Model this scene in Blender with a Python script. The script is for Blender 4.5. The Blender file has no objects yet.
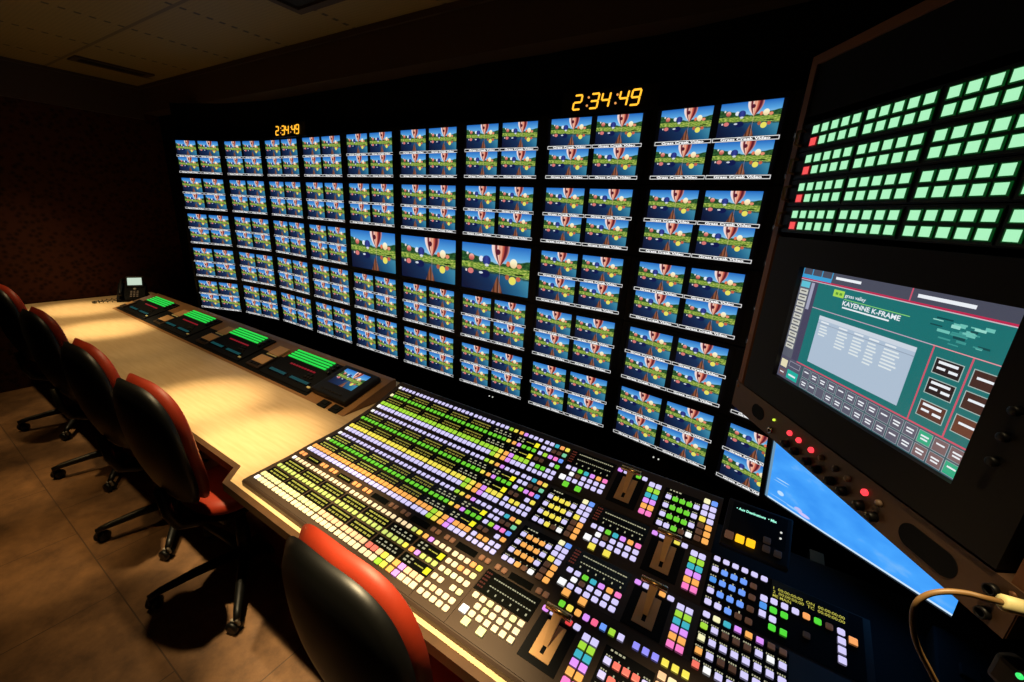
import bpy, bmesh, math, random
from mathutils import Vector, Matrix, Euler
random.seed(7)
SC = bpy.context.scene
COL = SC.collection
R = math.radians
PI = math.pi

# ------------------------------------------------------------------ helpers
def lin(c):
    return tuple(((x / 255.) / 12.92 if x / 255. <= .04045 else ((x / 255. + .055) / 1.055) ** 2.4) for x in c)

class MB:
    """collects shapes into one mesh"""
    def __init__(s): s.v = []; s.f = []; s.m = []; s.sm = []
    def add(s, v, f, mat=0, smooth=False, M=None):
        n = len(s.v)
        s.v += [tuple(M @ Vector(p)) for p in v] if M is not None else [tuple(p) for p in v]
        s.f += [tuple(i + n for i in q) for q in f]
        s.m += [mat] * len(f); s.sm += [smooth] * len(f)
        return s
    def box(s, c, d, mat=0, M=None, bev=0, seg=2, smooth=False):
        x, y, z = d[0] / 2, d[1] / 2, d[2] / 2
        if bev <= 0:
            v = [(c[0] + a * x, c[1] + b * y, c[2] + e * z) for e in (-1, 1) for b in (-1, 1) for a in (-1, 1)]
            f = [(0, 2, 3, 1), (4, 5, 7, 6), (0, 1, 5, 4), (2, 6, 7, 3), (0, 4, 6, 2), (1, 3, 7, 5)]
            return s.add(v, f, mat, smooth, M)
        bm = bmesh.new(); bmesh.ops.create_cube(bm, size=1)
        for q in bm.verts: q.co = Vector((q.co.x * d[0], q.co.y * d[1], q.co.z * d[2]))
        bmesh.ops.bevel(bm, geom=bm.edges[:], offset=min(bev, min(d) * .49), segments=seg, profile=.6, affect='EDGES')
        for q in bm.verts: q.co += Vector(c)
        s.bm(bm, mat, smooth, M); return s
    def bm(s, bm, mat=0, smooth=False, M=None):
        bm.verts.index_update()
        s.add([q.co[:] for q in bm.verts], [tuple(q.index for q in f.verts) for f in bm.faces], mat, smooth, M); bm.free()
    def prism(s, poly, z0, z1, mat=0, M=None, smooth=False):
        n = len(poly)
        v = [(x, y, z0) for x, y in poly] + [(x, y, z1) for x, y in poly]
        f = [tuple(range(n - 1, -1, -1)), tuple(range(n, 2 * n))] + [(i, (i + 1) % n, n + (i + 1) % n, n + i) for i in range(n)]
        return s.add(v, f, mat, smooth, M)
    def quad(s, a, b, c, d, mat=0, M=None): return s.add([a, b, c, d], [(0, 1, 2, 3)], mat, False, M)
    def rect(s, x0, y0, x1, y1, z=0, mat=0, M=None): return s.quad((x0, y0, z), (x1, y0, z), (x1, y1, z), (x0, y1, z), mat, M)
    def slab(s, x0, y0, x1, y1, z0, z1, mat=0, M=None, bev=0):
        return s.box(((x0 + x1) / 2, (y0 + y1) / 2, (z0 + z1) / 2), (abs(x1 - x0), abs(y1 - y0), abs(z1 - z0)), mat, M, bev)
    def lathe(s, prof, seg=24, mat=0, M=None, smooth=True):
        v = []; f = []
        for r, z in prof:
            for k in range(seg):
                a = 2 * PI * k / seg; v.append((max(r, 1e-5) * math.cos(a), max(r, 1e-5) * math.sin(a), z))
        for i in range(len(prof) - 1):
            for k in range(seg):
                k2 = (k + 1) % seg; f.append((i * seg + k, i * seg + k2, (i + 1) * seg + k2, (i + 1) * seg + k))
        f.append(tuple(range(seg - 1, -1, -1))); f.append(tuple((len(prof) - 1) * seg + k for k in range(seg)))
        return s.add(v, f, mat, smooth, M)
    def tube(s, pts, r, seg=10, mat=0, M=None):
        pts = [Vector(p) for p in pts]; n = len(pts)
        rr = r if isinstance(r, (list, tuple)) else [r] * n
        v = []; f = []; up = Vector((0, 0, 1))
        for i, p in enumerate(pts):
            t = (pts[min(i + 1, n - 1)] - pts[max(i - 1, 0)]).normalized()
            a = t.cross(up)
            if a.length < 1e-3: a = t.cross(Vector((1, 0, 0)))
            a.normalize(); b = a.cross(t).normalized()
            for k in range(seg):
                w = 2 * PI * k / seg; v.append(tuple(p + (a * math.cos(w) + b * math.sin(w)) * rr[i]))
        for i in range(n - 1):
            for k in range(seg):
                k2 = (k + 1) % seg; f.append((i * seg + k, i * seg + k2, (i + 1) * seg + k2, (i + 1) * seg + k))
        f.append(tuple(range(seg - 1, -1, -1))); f.append(tuple((n - 1) * seg + k for k in range(seg)))
        return s.add(v, f, mat, True, M)
    def mesh(s, name, mats):
        me = bpy.data.meshes.new(name); me.from_pydata(s.v, [], s.f)
        for m in (mats if isinstance(mats, (list, tuple)) else [mats]): me.materials.append(m)
        me.polygons.foreach_set('material_index', s.m); me.polygons.foreach_set('use_smooth', s.sm)
        me.update(); return me
    def build(s, name, mats, parent=None, local=True, **kw):
        """mesh coordinates are in the parent's frame"""
        return link(name, s.mesh(name, mats), parent, **kw)

def link(name, me, parent=None, M=None, **kw):
    o = bpy.data.objects.new(name, me); COL.objects.link(o)
    if parent: o.parent = parent
    if M is not None: o.matrix_local = M
    for k, v in kw.items(): o[k] = v
    return o
def thing(name, label, cat, M=None, group=None):
    o = bpy.data.objects.new(name, None); COL.objects.link(o); o.empty_display_size = .05
    if M is not None: o.matrix_world = M
    o['label'] = label; o['category'] = cat
    if group: o['group'] = group
    return o
def tag(o, label, cat, group=None):
    o['label'] = label; o['category'] = cat
    if group: o['group'] = group
    return o
def copy_tree(o, parent=None, **kw):
    c = o.copy(); COL.objects.link(c)
    if parent: c.parent = parent
    for k, v in kw.items(): c[k] = v
    for ch in [x for x in CH_OF.get(o.name, [])] or list(o.children): copy_tree(ch, c)
    return c
CH_OF = {}
def basis(o, ex, ey, ez):
    return Matrix(((ex[0], ey[0], ez[0], o[0]), (ex[1], ey[1], ez[1], o[1]), (ex[2], ey[2], ez[2], o[2]), (0, 0, 0, 1)))
def T(x, y, z): return Matrix.Translation((x, y, z))
def RZ(a): return Matrix.Rotation(R(a), 4, 'Z')

_txt = {}
def text_geo(s, bold=0):
    if (s, bold) in _txt: return _txt[(s, bold)]
    cu = bpy.data.curves.new('t', 'FONT'); cu.body = s; cu.resolution_u = 2; cu.offset = bold
    ob = bpy.data.objects.new('t', cu); COL.objects.link(ob)
    dg = bpy.context.evaluated_depsgraph_get(); me = bpy.data.meshes.new_from_object(ob.evaluated_get(dg))
    v = [q.co[:] for q in me.vertices]; f = [tuple(p.vertices) for p in me.polygons]
    bpy.data.objects.remove(ob); bpy.data.curves.remove(cu); bpy.data.meshes.remove(me)
    x0 = min(p[0] for p in v); x1 = max(p[0] for p in v); y0 = min(p[1] for p in v); y1 = max(p[1] for p in v)
    v = [((p[0] - x0) / (x1 - x0), (p[1] - y0) / (y1 - y0), 0) for p in v]
    _txt[(s, bold)] = (v, f); return v, f
def add_text(mb, s, x0, y0, x1, y1, z, mat=0, M=None, bold=0.0):
    v, f = text_geo(s, bold)
    mb.add([(x0 + p[0] * (x1 - x0), y0 + p[1] * (y1 - y0), z) for p in v], f, mat, False, M)

# ------------------------------------------------------------------ materials
def newmat(name):
    m = bpy.data.materials.new(name); m.use_nodes = True
    nt = m.node_tree; return m, nt, nt.nodes['Principled BSDF']
def pm(name, col, rough=.5, metal=0, spec=.5, noise=0, nscale=30, bump=0, coat=0, srgb=True):
    m, nt, b = newmat(name); c = lin(col) if srgb else col
    b.inputs['Base Color'].default_value = (*c, 1); b.inputs['Roughness'].default_value = rough
    b.inputs['Metallic'].default_value = metal; b.inputs['Specular IOR Level'].default_value = spec
    b.inputs['Coat Weight'].default_value = coat
    if noise or bump:
        tc = nt.nodes.new('ShaderNodeTexCoord'); n = nt.nodes.new('ShaderNodeTexNoise'); n.inputs['Scale'].default_value = nscale
        n.inputs['Detail'].default_value = 5
        nt.links.new(tc.outputs['Object'], n.inputs['Vector'])
        if noise:
            r = nt.nodes.new('ShaderNodeValToRGB'); k = noise
            r.color_ramp.elements[0].color = (*[x * (1 - k) for x in c], 1); r.color_ramp.elements[1].color = (*[min(1, x * (1 + k)) for x in c], 1)
            r.color_ramp.elements[0].position = .3; r.color_ramp.elements[1].position = .7
            nt.links.new(n.outputs['Fac'], r.inputs['Fac']); nt.links.new(r.outputs['Color'], b.inputs['Base Color'])
        if bump:
            bp = nt.nodes.new('ShaderNodeBump'); bp.inputs['Strength'].default_value = bump; bp.inputs['Distance'].default_value = .002
            nt.links.new(n.outputs['Fac'], bp.inputs['Height']); nt.links.new(bp.outputs['Normal'], b.inputs['Normal'])
    return m
def em(name, col, strength=1.0, base=.05, rough=.35, sample=False):
    m, nt, b = newmat(name); c = lin(col)
    b.inputs['Base Color'].default_value = (*[x * base for x in c], 1) if base <= 1 else (*c, 1)
    b.inputs['Roughness'].default_value = rough
    b.inputs['Emission Color'].default_value = (*c, 1); b.inputs['Emission Strength'].default_value = strength
    if not sample: m.cycles.emission_sampling = 'NONE'
    return m

class X:
    """tiny expression builder on Math nodes"""
    nt = None
    def __init__(s, o): s.o = o
    @staticmethod
    def op(kind, *a, clamp=False):
        n = X.nt.nodes.new('ShaderNodeMath'); n.operation = kind; n.use_clamp = clamp
        for i, q in enumerate(a):
            if isinstance(q, X): X.nt.links.new(q.o, n.inputs[i])
            else: n.inputs[i].default_value = q
        return X(n.outputs[0])
    def __add__(s, b): return X.op('ADD', s, b)
    __radd__ = __add__
    def __sub__(s, b): return X.op('SUBTRACT', s, b)
    def __rsub__(s, b): return X.op('SUBTRACT', b, s)
    def __mul__(s, b): return X.op('MULTIPLY', s, b)
    __rmul__ = __mul__
    def __truediv__(s, b): return X.op('DIVIDE', s, b)
def xmix(fac, a, b):
    n = X.nt.nodes.new('ShaderNodeMix'); n.data_type = 'RGBA'; n.clamp_factor = True
    X.nt.links.new(fac.o, n.inputs['Factor'])
    for i, q in ((6, a), (7, b)):
        if isinstance(q, tuple): n.inputs[i].default_value = (*q, 1)
        else: X.nt.links.new(q, n.inputs[i])
    return n.outputs[2]
def sat(e): return X.op('ADD', e, 0.0, clamp=True)
def above(a, b, k=60): return X.op('MULTIPLY_ADD', a - b, k, .5, clamp=True)     # 1 where a > b
def ell(u, v, cx, cy, rx, ry, k=5):
    du = (u - cx) * (1 / rx); dv = (v - cy) * (1 / ry)
    return X.op('MULTIPLY_ADD', 1 - (du * du + dv * dv), k, .5, clamp=True)
def gradc(fac, stops):
    n = X.nt.nodes.new('ShaderNodeValToRGB'); cr = n.color_ramp
    cr.elements[0].position = stops[0][0]; cr.elements[0].color = (*lin(stops[0][1]), 1)
    cr.elements[1].position = stops[-1][0]; cr.elements[1].color = (*lin(stops[-1][1]), 1)
    for p, c in stops[1:-1]:
        e = cr.elements.new(p); e.color = (*lin(c), 1)
    X.nt.links.new(fac.o, n.inputs['Fac']); return n.outputs['Color']
def noise2(u, v, su, sv, seed=0.):
    cb = X.nt.nodes.new('ShaderNodeCombineXYZ')
    X.nt.links.new((u * su).o, cb.inputs[0]); X.nt.links.new((v * sv).o, cb.inputs[1]); cb.inputs[2].default_value = seed
    n = X.nt.nodes.new('ShaderNodeTexNoise'); n.inputs['Scale'].default_value = 1; n.inputs['Detail'].default_value = 3
    X.nt.links.new(cb.outputs[0], n.inputs['Vector']); return X(n.outputs['Fac'])
def picture(u, v):
    """balloons over a meadow and their mirror image in a lake"""
    L = lin
    n1 = noise2(u, v, 9, 9, 1.); n2 = noise2(u, v, 22, 46, 2.); n3 = noise2(u, v, 30, 30, 5.)
    c = gradc(v, [(.6, (150, 205, 232)), (.78, (84, 160, 222)), (1., (34, 104, 190))])
    hill = .645 + X.op('MAXIMUM', (.45 - u) * .40, (u - .66) * .24) + n1 * .08 - .04
    c = xmix(above(hill, v, 50), c, gradc(n3, [(.3, (16, 44, 26)), (.55, (40, 84, 44)), (.75, (84, 124, 60))]))
    meadow = .575 - u * .04 + n1 * .05
    c = xmix(above(meadow, v, 40), c, gradc(n2, [(.28, (40, 84, 30)), (.42, (84, 122, 44)), (.52, (140, 170, 64)), (.7, (204, 204, 112))]))
    c = xmix(ell(u, v, .86, .44, .07, .016, 4), c, L((20, 30, 18)))
    shore = .475 - u * .10 + n1 * .05 - .025
    water = gradc(u + (v - .2) * .5, [(.0, (16, 24, 52)), (.45, (22, 46, 84)), (.8, (36, 98, 136)), (1., (60, 132, 160))])
    c = xmix(above(shore, v, 40), c, water)
    refl = .40 - u * .10 + n1 * .08
    c = xmix(above(shore, v, 40) * above(v, refl, 25), c, gradc(n2, [(.3, (10, 22, 20)), (.5, (36, 62, 36)), (.7, (104, 128, 72))]))
    # mirrored balloons in the water
    tri = above(.36 - X.op('ABSOLUTE', (u - .55)) * 4.4, v, 30)
    c = xmix(tri, c, gradc(X.op('FRACT', u * 16), [(0, (50, 30, 24)), (.5, (150, 88, 60)), (1., (60, 34, 28))]))
    c = xmix(ell(u, v, .765, .30, .05, .085), c, L((232, 224, 96)))
    c = xmix(ell(u, v, .69, .36, .028, .055), c, L((176, 96, 60)))
    c = xmix(ell(u, v, .845, .35, .032, .05), c, L((196, 96, 70)))
    c = xmix(ell(u, v, .14, .395, .045, .06), c, L((214, 120, 116)))
    c = xmix(ell(u, v, .07, .40, .014, .03), c, L((220, 210, 210)))
    c = xmix(ell(u, v, .36, .37, .075, .085), c, L((18, 26, 76)))
    c = xmix(ell(u, v, .30, .385, .03, .025), c, L((206, 214, 226)))
    # balloons standing in the meadow
    c = xmix(ell(u, v, .15, .695, .042, .072), c, gradc(v, [(.6, (120, 40, 44)), (.7, (222, 122, 108)), (.78, (244, 200, 190))]))
    c = xmix(ell(u, v, .085, .77, .016, .03), c, L((226, 222, 214)))
    c = xmix(ell(u, v, .30, .685, .035, .06), c, L((226, 232, 240)))
    c = xmix(ell(u, v, .38, .665, .062, .10), c, gradc(u, [(.31, (20, 30, 80)), (.38, (52, 66, 150)), (.45, (24, 30, 90))]))
    c = xmix(ell(u, v, .385, .56, .03, .03), c, L((210, 214, 220)))
    c = xmix(ell(u, v, .695, .64, .026, .055), c, L((226, 120, 84)))
    c = xmix(ell(u, v, .85, .615, .034, .045), c, L((228, 140, 110)))
    c = xmix(ell(u, v, .77, .66, .05, .095), c, gradc(v, [(.55, (230, 196, 140)), (.68, (250, 240, 196)), (.78, (255, 252, 236))]))
    # the big striped balloon, cut by the upper edge
    tb_ = sat((v - .575) * 2.5); hw = (tb_ * 2 - tb_ * tb_) * .128
    body = above(hw, X.op('ABSOLUTE', u - .578), 90)
    st = ((u - .578) / (hw + .001)) * .5 + .5
    stripes = gradc(st, [(0., (250, 236, 232)), (.16, (240, 200, 190)), (.20, (120, 50, 56)), (.30, (110, 40, 50)), (.34, (246, 214, 200)), (.44, (230, 150, 120)), (.56, (238, 176, 150)), (.62, (206, 110, 84)), (.70, (176, 70, 60)), (.76, (90, 24, 40)), (.88, (104, 34, 48)), (1., (214, 150, 140))])
    c = xmix(body, c, stripes)
    c = xmix(ell(u, v, .545, .86, .035, .06) * body, c, L((84, 26, 44)))
    return c
def screen_mat(name, kind):
    m, nt, b = newmat(name); X.nt = nt
    uvn = nt.nodes.new('ShaderNodeUVMap'); sp = nt.nodes.new('ShaderNodeSeparateXYZ'); nt.links.new(uvn.outputs[0], sp.inputs[0])
    U, V = X(sp.outputs[0]), X(sp.outputs[1])
    if kind == 'one': c = picture(U, V)
    else:
        fu = X.op('FRACT', U * 2); fv = X.op('FRACT', V * 2)
        u = (fu - .06) * (1 / .88); v = (fv - .125) * (1 / .875)
        inside = above(u, 0, 200) * above(1, u, 200) * above(v, 0, 200)
        c = xmix(inside, (0.001, .001, .0015), picture(u, v))
        # white outlined caption strip under each picture
        outer = above(fu, .008, 500) * above(.992, fu, 500) * above(fv, .006, 500) * above(.118, fv, 500)
        inner = above(fu, .02, 500) * above(.98, fu, 500) * above(fv, .026, 500) * above(.098, fv, 500)
        c = xmix(outer, c, (.75, .75, .75)); c = xmix(inner, c, (.004, .004, .005))
    nt.links.new(c, b.inputs['Emission Color']); b.inputs['Emission Strength'].default_value = SCREEN
    b.inputs['Base Color'].default_value = (.004, .004, .005, 1); b.inputs['Roughness'].default_value = .35
    b.inputs['Specular IOR Level'].default_value = .2
    return m
SCREEN = 1.0

M = {}
M['black'] = pm('black_plastic', (14, 13, 13), .45, spec=.3)
M['matte'] = pm('matte_black', (7, 7, 8), .8, spec=.2)
M['shell'] = pm('chair_shell_black', (7, 7, 6), .45, spec=.4)
M['bezel'] = pm('monitor_bezel', (6, 6, 8), .5, spec=.25)
M['red'] = pm('red_leather', (132, 38, 17), .5, spec=.3, noise=.12, nscale=8, bump=.15)
M['redpanel'] = pm('dark_red_panel', (92, 14, 14), .5)
M['chrome'] = pm('chrome', (190, 186, 178), .22, metal=1)
M['grey'] = pm('grey_plastic', (150, 142, 128), .4)
M['cap'] = pm('clear_key_unlit', (92, 68, 52), .4)
M['plate'] = pm('bronze_plate', (58, 42, 28), .5, metal=.25, noise=.08, nscale=14)
M['housing'] = pm('dark_bronze_housing', (58, 42, 30), .45, metal=.25)
M['tan'] = pm('tan_metal', (218, 168, 112), .45, metal=.1, noise=.06, nscale=40)
M['handle'] = pm('champagne_metal', (214, 176, 122), .25, metal=.85)
M['trim'] = pm('walnut_edge', (72, 48, 26), .4, noise=.15, nscale=25)
M['rackmetal'] = pm('rack_brown_metal', (128, 84, 54), .5, metal=.3)
M['strip'] = pm('audio_strip_brown', (92, 66, 48), .5, metal=.2, noise=.08, nscale=60)
M['darkgrey'] = pm('dark_grey_plastic', (24, 20, 16), .6, spec=.25)
M['trimband'] = pm('ceiling_trim', (58, 42, 30), .7)
M['cable'] = pm('brown_cable', (120, 90, 52), .5)
M['tagpale'] = pm('pale_tape', (236, 222, 160), .5)
M['white_em'] = em('white_text', (255, 255, 255), 1.0, sample=False)
M['amber'] = em('amber_led', (255, 182, 48), 1.45)
M['amberdot'] = em('amber_dot', (255, 170, 90), .9)
M['redled'] = em('red_led', (255, 60, 70), 1.6)
M['greenled'] = em('green_led', (60, 230, 110), 1.2)
M['yellowled'] = em('lime_led', (210, 240, 60), 1.2)
M['offled'] = pm('unlit_led', (150, 124, 104), .35)
M['whiteled'] = em('white_led', (230, 230, 220), .9)
M['txt_y'] = em('yellow_display_text', (214, 206, 84), .75)
M['txt_w'] = em('pale_display_text', (226, 222, 180), .55)
M['txt_o'] = em('olive_display_text', (164, 154, 62), .7)
M['txt_r'] = em('brown_red_display_text', (128, 56, 40), .45)
M['txt_c'] = em('cyan_display_text', (160, 250, 220), 1.2)
M['dispblack'] = pm('display_glass', (5, 6, 4), .25, spec=.4)
M['greenbar'] = em('green_lit_key', (40, 224, 76), .95)
M['greenkey'] = em('green_button', (176, 250, 196), .95)
M['greenrim'] = em('green_button_rim', (8, 84, 30), .5)
M['greenback'] = pm('button_bed_green', (6, 34, 14), .5)
M['redkey'] = em('red_button', (250, 84, 84), 1.0)
M['redbar'] = em('red_lit_row', (176, 30, 46), .5)
M['cyanbar'] = em('dim_cyan_display', (40, 128, 134), .22)

def tex_wood():
    m, nt, b = newmat('maple_laminate')
    tc = nt.nodes.new('ShaderNodeTexCoord'); mp = nt.nodes.new('ShaderNodeMapping'); mp.inputs['Scale'].default_value = (1.2, 14, 14)
    n = nt.nodes.new('ShaderNodeTexNoise'); n.inputs['Scale'].default_value = 5; n.inputs['Detail'].default_value = 6
    r = nt.nodes.new('ShaderNodeValToRGB')
    r.color_ramp.elements[0].color = (*lin((204, 172, 126)), 1); r.color_ramp.elements[1].color = (*lin((214, 183, 138)), 1)
    r.color_ramp.elements[0].position = .35; r.color_ramp.elements[1].position = .65
    nt.links.new(tc.outputs['Object'], mp.inputs[0]); nt.links.new(mp.outputs[0], n.inputs['Vector'])
    nt.links.new(n.outputs['Fac'], r.inputs['Fac']); nt.links.new(r.outputs['Color'], b.inputs['Base Color'])
    b.inputs['Roughness'].default_value = .42; b.inputs['Specular IOR Level'].default_value = .4
    return m
M['wood'] = tex_wood()
M['ledge'] = pm('ledge_wood_shaded', (146, 104, 62), .45, noise=.06, nscale=20)  # darker than the desk maple: the ledge's dimmer light is put into its colour
def tex_floor():
    m, nt, b = newmat('stone_tile_floor')
    tc = nt.nodes.new('ShaderNodeTexCoord'); mp = nt.nodes.new('ShaderNodeMapping'); mp.inputs['Location'].default_value = (.13, .28, 0)
    br = nt.nodes.new('ShaderNodeTexBrick'); br.offset = .5; br.inputs['Scale'].default_value = 1
    br.inputs['Brick Width'].default_value = .6; br.inputs['Row Height'].default_value = .6; br.inputs['Mortar Size'].default_value = .0025
    br.inputs['Mortar'].default_value = (*lin((76, 54, 36)), 1)
    n = nt.nodes.new('ShaderNodeTexNoise'); n.inputs['Scale'].default_value = 6; n.inputs['Detail'].default_value = 10; n.inputs['Roughness'].default_value = .7
    r = nt.nodes.new('ShaderNodeValToRGB')
    r.color_ramp.elements[0].color = (*lin((78, 54, 34)), 1); r.color_ramp.elements[1].color = (*lin((138, 100, 64)), 1)
    r.color_ramp.elements[0].position = .3; r.color_ramp.elements[1].position = .7
    nt.links.new(tc.outputs['Object'], mp.inputs[0]); nt.links.new(mp.outputs[0], br.inputs['Vector']); nt.links.new(tc.outputs['Object'], n.inputs['Vector'])
    nt.links.new(n.outputs['Fac'], r.inputs['Fac'])
    for k in ('Color1', 'Color2'): nt.links.new(r.outputs['Color'], br.inputs[k])
    nt.links.new(br.outputs['Color'], b.inputs['Base Color']); b.inputs['Roughness'].default_value = .5
    return m
M['floor'] = tex_floor()
def tex_wall():
    m, nt, b = newmat('dark_red_fabric_wall')
    tc = nt.nodes.new('ShaderNodeTexCoord'); v = nt.nodes.new('ShaderNodeTexVoronoi'); v.inputs['Scale'].default_value = 26
    r = nt.nodes.new('ShaderNodeValToRGB'); r.color_ramp.elements[0].color = (*lin((34, 20, 13)), 1); r.color_ramp.elements[1].color = (*lin((66, 36, 22)), 1)
    r.color_ramp.elements[0].position = .1; r.color_ramp.elements[1].position = .6
    nt.links.new(tc.outputs['Object'], v.inputs['Vector']); nt.links.new(v.outputs['Distance'], r.inputs['Fac']); nt.links.new(r.outputs['Color'], b.inputs['Base Color'])
    b.inputs['Roughness'].default_value = .9; b.inputs['Specular IOR Level'].default_value = .1
    return m
M['wall'] = tex_wall()
M['blackwall'] = pm('black_wall_panel', (5, 5, 6), .85, spec=.1)
def tex_ceiling():
    m, nt, b = newmat('perforated_metal_ceiling'); X.nt = nt
    tc = nt.nodes.new('ShaderNodeTexCoord'); sp = nt.nodes.new('ShaderNodeSeparateXYZ'); nt.links.new(tc.outputs['Object'], sp.inputs[0])
    x, y = X(sp.outputs[0]), X(sp.outputs[1])
    fx = X.op('FRACT', x * (1 / .6667) + .90); fy = X.op('FRACT', y * (1 / .063))
    slot = above(.020, X.op('ABSOLUTE', fx - .5), 120) * above(.24, X.op('ABSOLUTE', fy - .5), 30)
    seam = above(.009, X.op('ABSOLUTE', X.op('FRACT', (y - 1.19) * (1 / 1.2) + .5) - .5), 250)
    fine = X.op('MULTIPLY_ADD', X.op('SINE', y * 300), .06, .94)
    base = xmix(fine, (0, 0, 0), lin((134, 114, 70)))
    c = xmix(slot, base, lin((30, 22, 14))); c = xmix(seam, c, lin((84, 66, 42)))
    nt.links.new(c, b.inputs['Base Color']); b.inputs['Roughness'].default_value = .55
    return m
M['ceiling'] = tex_ceiling()
M['scr4'] = screen_mat('four_picture_screen', 'four')
M['scr1'] = screen_mat('one_picture_screen', 'one')

# ------------------------------------------------------------------ camera
CHT = 1.752
cam = bpy.data.cameras.new('camera'); cam.sensor_width = 36; cam.lens = 416.5324 / 1024 * 36; cam.clip_start = .02
co = bpy.data.objects.new('camera', cam); COL.objects.link(co); SC.camera = co
_p, _r, _a = R(17.148533), R(3.414838), R(-31.87)
fw = Vector((0, math.cos(_p), -math.sin(_p))); rt = Vector((1, 0, 0)); up = Vector((0, math.sin(_p), math.cos(_p)))
r2 = math.cos(_r) * rt + math.sin(_r) * up; u2 = -math.sin(_r) * rt + math.cos(_r) * up
E1 = Vector((math.cos(_a), math.sin(_a), 0)); N1 = Vector((-math.sin(_a), math.cos(_a), 0))
def tw(v): return Vector((v.dot(E1), v.dot(N1), v.z))
CR, CU, CF = tw(r2), tw(u2), tw(fw)
co.matrix_world = basis((0, 0, CHT), CR, CU, -CF)
def ray(x, y):
    return (CF + CR * ((x - 512) / 416.5324) - CU * ((y - 341) / 416.5324)).normalized()
def px(P):
    q = Vector(P) - Vector((0, 0, CHT)); d = q.dot(CF)
    return (512 + 416.5324 * q.dot(CR) / d, 341 - 416.5324 * q.dot(CU) / d, d)

# ------------------------------------------------------------------ the room
XL, XR, YF, ZC = -5.46, 1.75, -1.6, 2.68
def struct(name, mb, mats):
    o = mb.build(name, mats); o['kind'] = 'structure'; return o
struct('floor', MB().slab(XL - .1, YF - .1, XR + .1, 2.6, -.06, 0), M['floor'])
struct('ceiling', MB().slab(XL - .1, YF - .1, XR + .1, 2.6, ZC, ZC + .06), M['ceiling'])
struct('wall_left', MB().slab(XL - .1, YF - .1, XL, 2.6, 0, ZC), M['wall'])
struct('wall_right', MB().slab(XR, YF - .1, XR + .1, 2.6, 0, ZC), M['blackwall'])
struct('wall_front', MB().slab(XL, YF - .1, XR, YF, 0, ZC), M['wall'])
# measured ends of every monitor column, left and right
COLS = [((-4.459, 1.652), (-4.04, 1.809)), ((-3.994, 1.819), (-3.555, 1.882)), ((-3.516, 1.890), (-3.074, 1.888)), ((-3.012, 1.881), (-2.573, 1.881)),
        ((-2.516, 1.873), (-2.074, 1.873)), ((-2.013, 1.863), (-1.571, 1.865)), ((-1.515, 1.853), (-1.077, 1.861)), ((-1.025, 1.852), (-.580, 1.851)),
        ((-.531, 1.844), (-.092, 1.779)), ((-.052, 1.766), (.372, 1.640))]
ctr = [((a[0] + b[0]) / 2, (a[1] + b[1]) / 2, math.degrees(math.atan2(b[1] - a[1], b[0] - a[0]))) for a, b in COLS]
def off(c, du, dn):
    a = R(c[2]); return (c[0] + du * math.cos(a) - dn * math.sin(a), c[1] + du * math.sin(a) + dn * math.cos(a))
poly = [(XL, 1.93), (-4.60, 1.93), off(ctr[0], -.262, .05)]
for c in ctr: poly += [off(c, -.2, .068), off(c, .2, .068)]
poly += [off(ctr[9], .75, .0), (1.75, .75)]
back = [(1.75, 2.55), (XL, 2.55), (XL, poly[0][1])]
for p0, p1 in zip(poly[:-1], poly[1:]):
    dx_, dy_ = p1[0] - p0[0], p1[1] - p0[1]; L_ = math.hypot(dx_, dy_); nx_, ny_ = -dy_ / L_ * .03, dx_ / L_ * .03
    struct('wall_back', MB().prism([p0, p1, (p1[0] + nx_, p1[1] + ny_), (p0[0] + nx_, p0[1] + ny_)], 0, 2.455), M['blackwall'])
struct('wall_back', MB().slab(XL, 2.52, XR, 2.6, 0, ZC), M['blackwall'])
struct('trim_1', MB().slab(XL, 1.80, XR, 2.5, 2.456, ZC - .001).slab(XL, 1.785, XR, 1.80, ZC - .03, ZC - .001), M['trimband'])
struct('trim_2', MB().slab(XL, YF, XL + .05, 1.80, 2.40, ZC - .001).slab(XL, YF, XL + .065, 1.785, ZC - .025, ZC - .001), M['trimband'])
# ceiling vent and the dark ceiling fixture
t = thing('ceiling_vent', 'dark slotted air vent set in the tiled ceiling near the far left corner', 'vent', T(-4.80, 1.45, ZC))
MB().slab(-.09, -.24, .09, -.20, -.012, 0).slab(-.09, .20, .09, .24, -.012, 0).slab(-.09, -.2, -.06, .2, -.012, 0).slab(.06, -.2, .09, .2, -.012, 0).build('frame', M['trimband'], t)
MB().slab(-.06, -.2, .06, .2, -.004, 0).build('backing', M['matte'], t)
for k in (-.05, -.018, .018, .05): MB().box((k, 0, -.008), (.012, .4, .004), M=None).build('slat', M['darkgrey'], t)
t = thing('ceiling_light', 'unlit square dark fixture flush in the ceiling above the monitor wall', 'light', T(-2.08, 1.26, ZC))
MB().slab(-.26, -.26, .26, -.22, -.02, 0).slab(-.26, .22, .26, .26, -.02, 0).slab(-.26, -.22, -.22, .22, -.02, 0).slab(.22, -.22, .26, .22, -.02, 0).build('frame', M['trimband'], t)
MB().slab(-.22, -.22, .22, .22, -.008, -.001).build('diffuser', M['darkgrey'], t)

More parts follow.
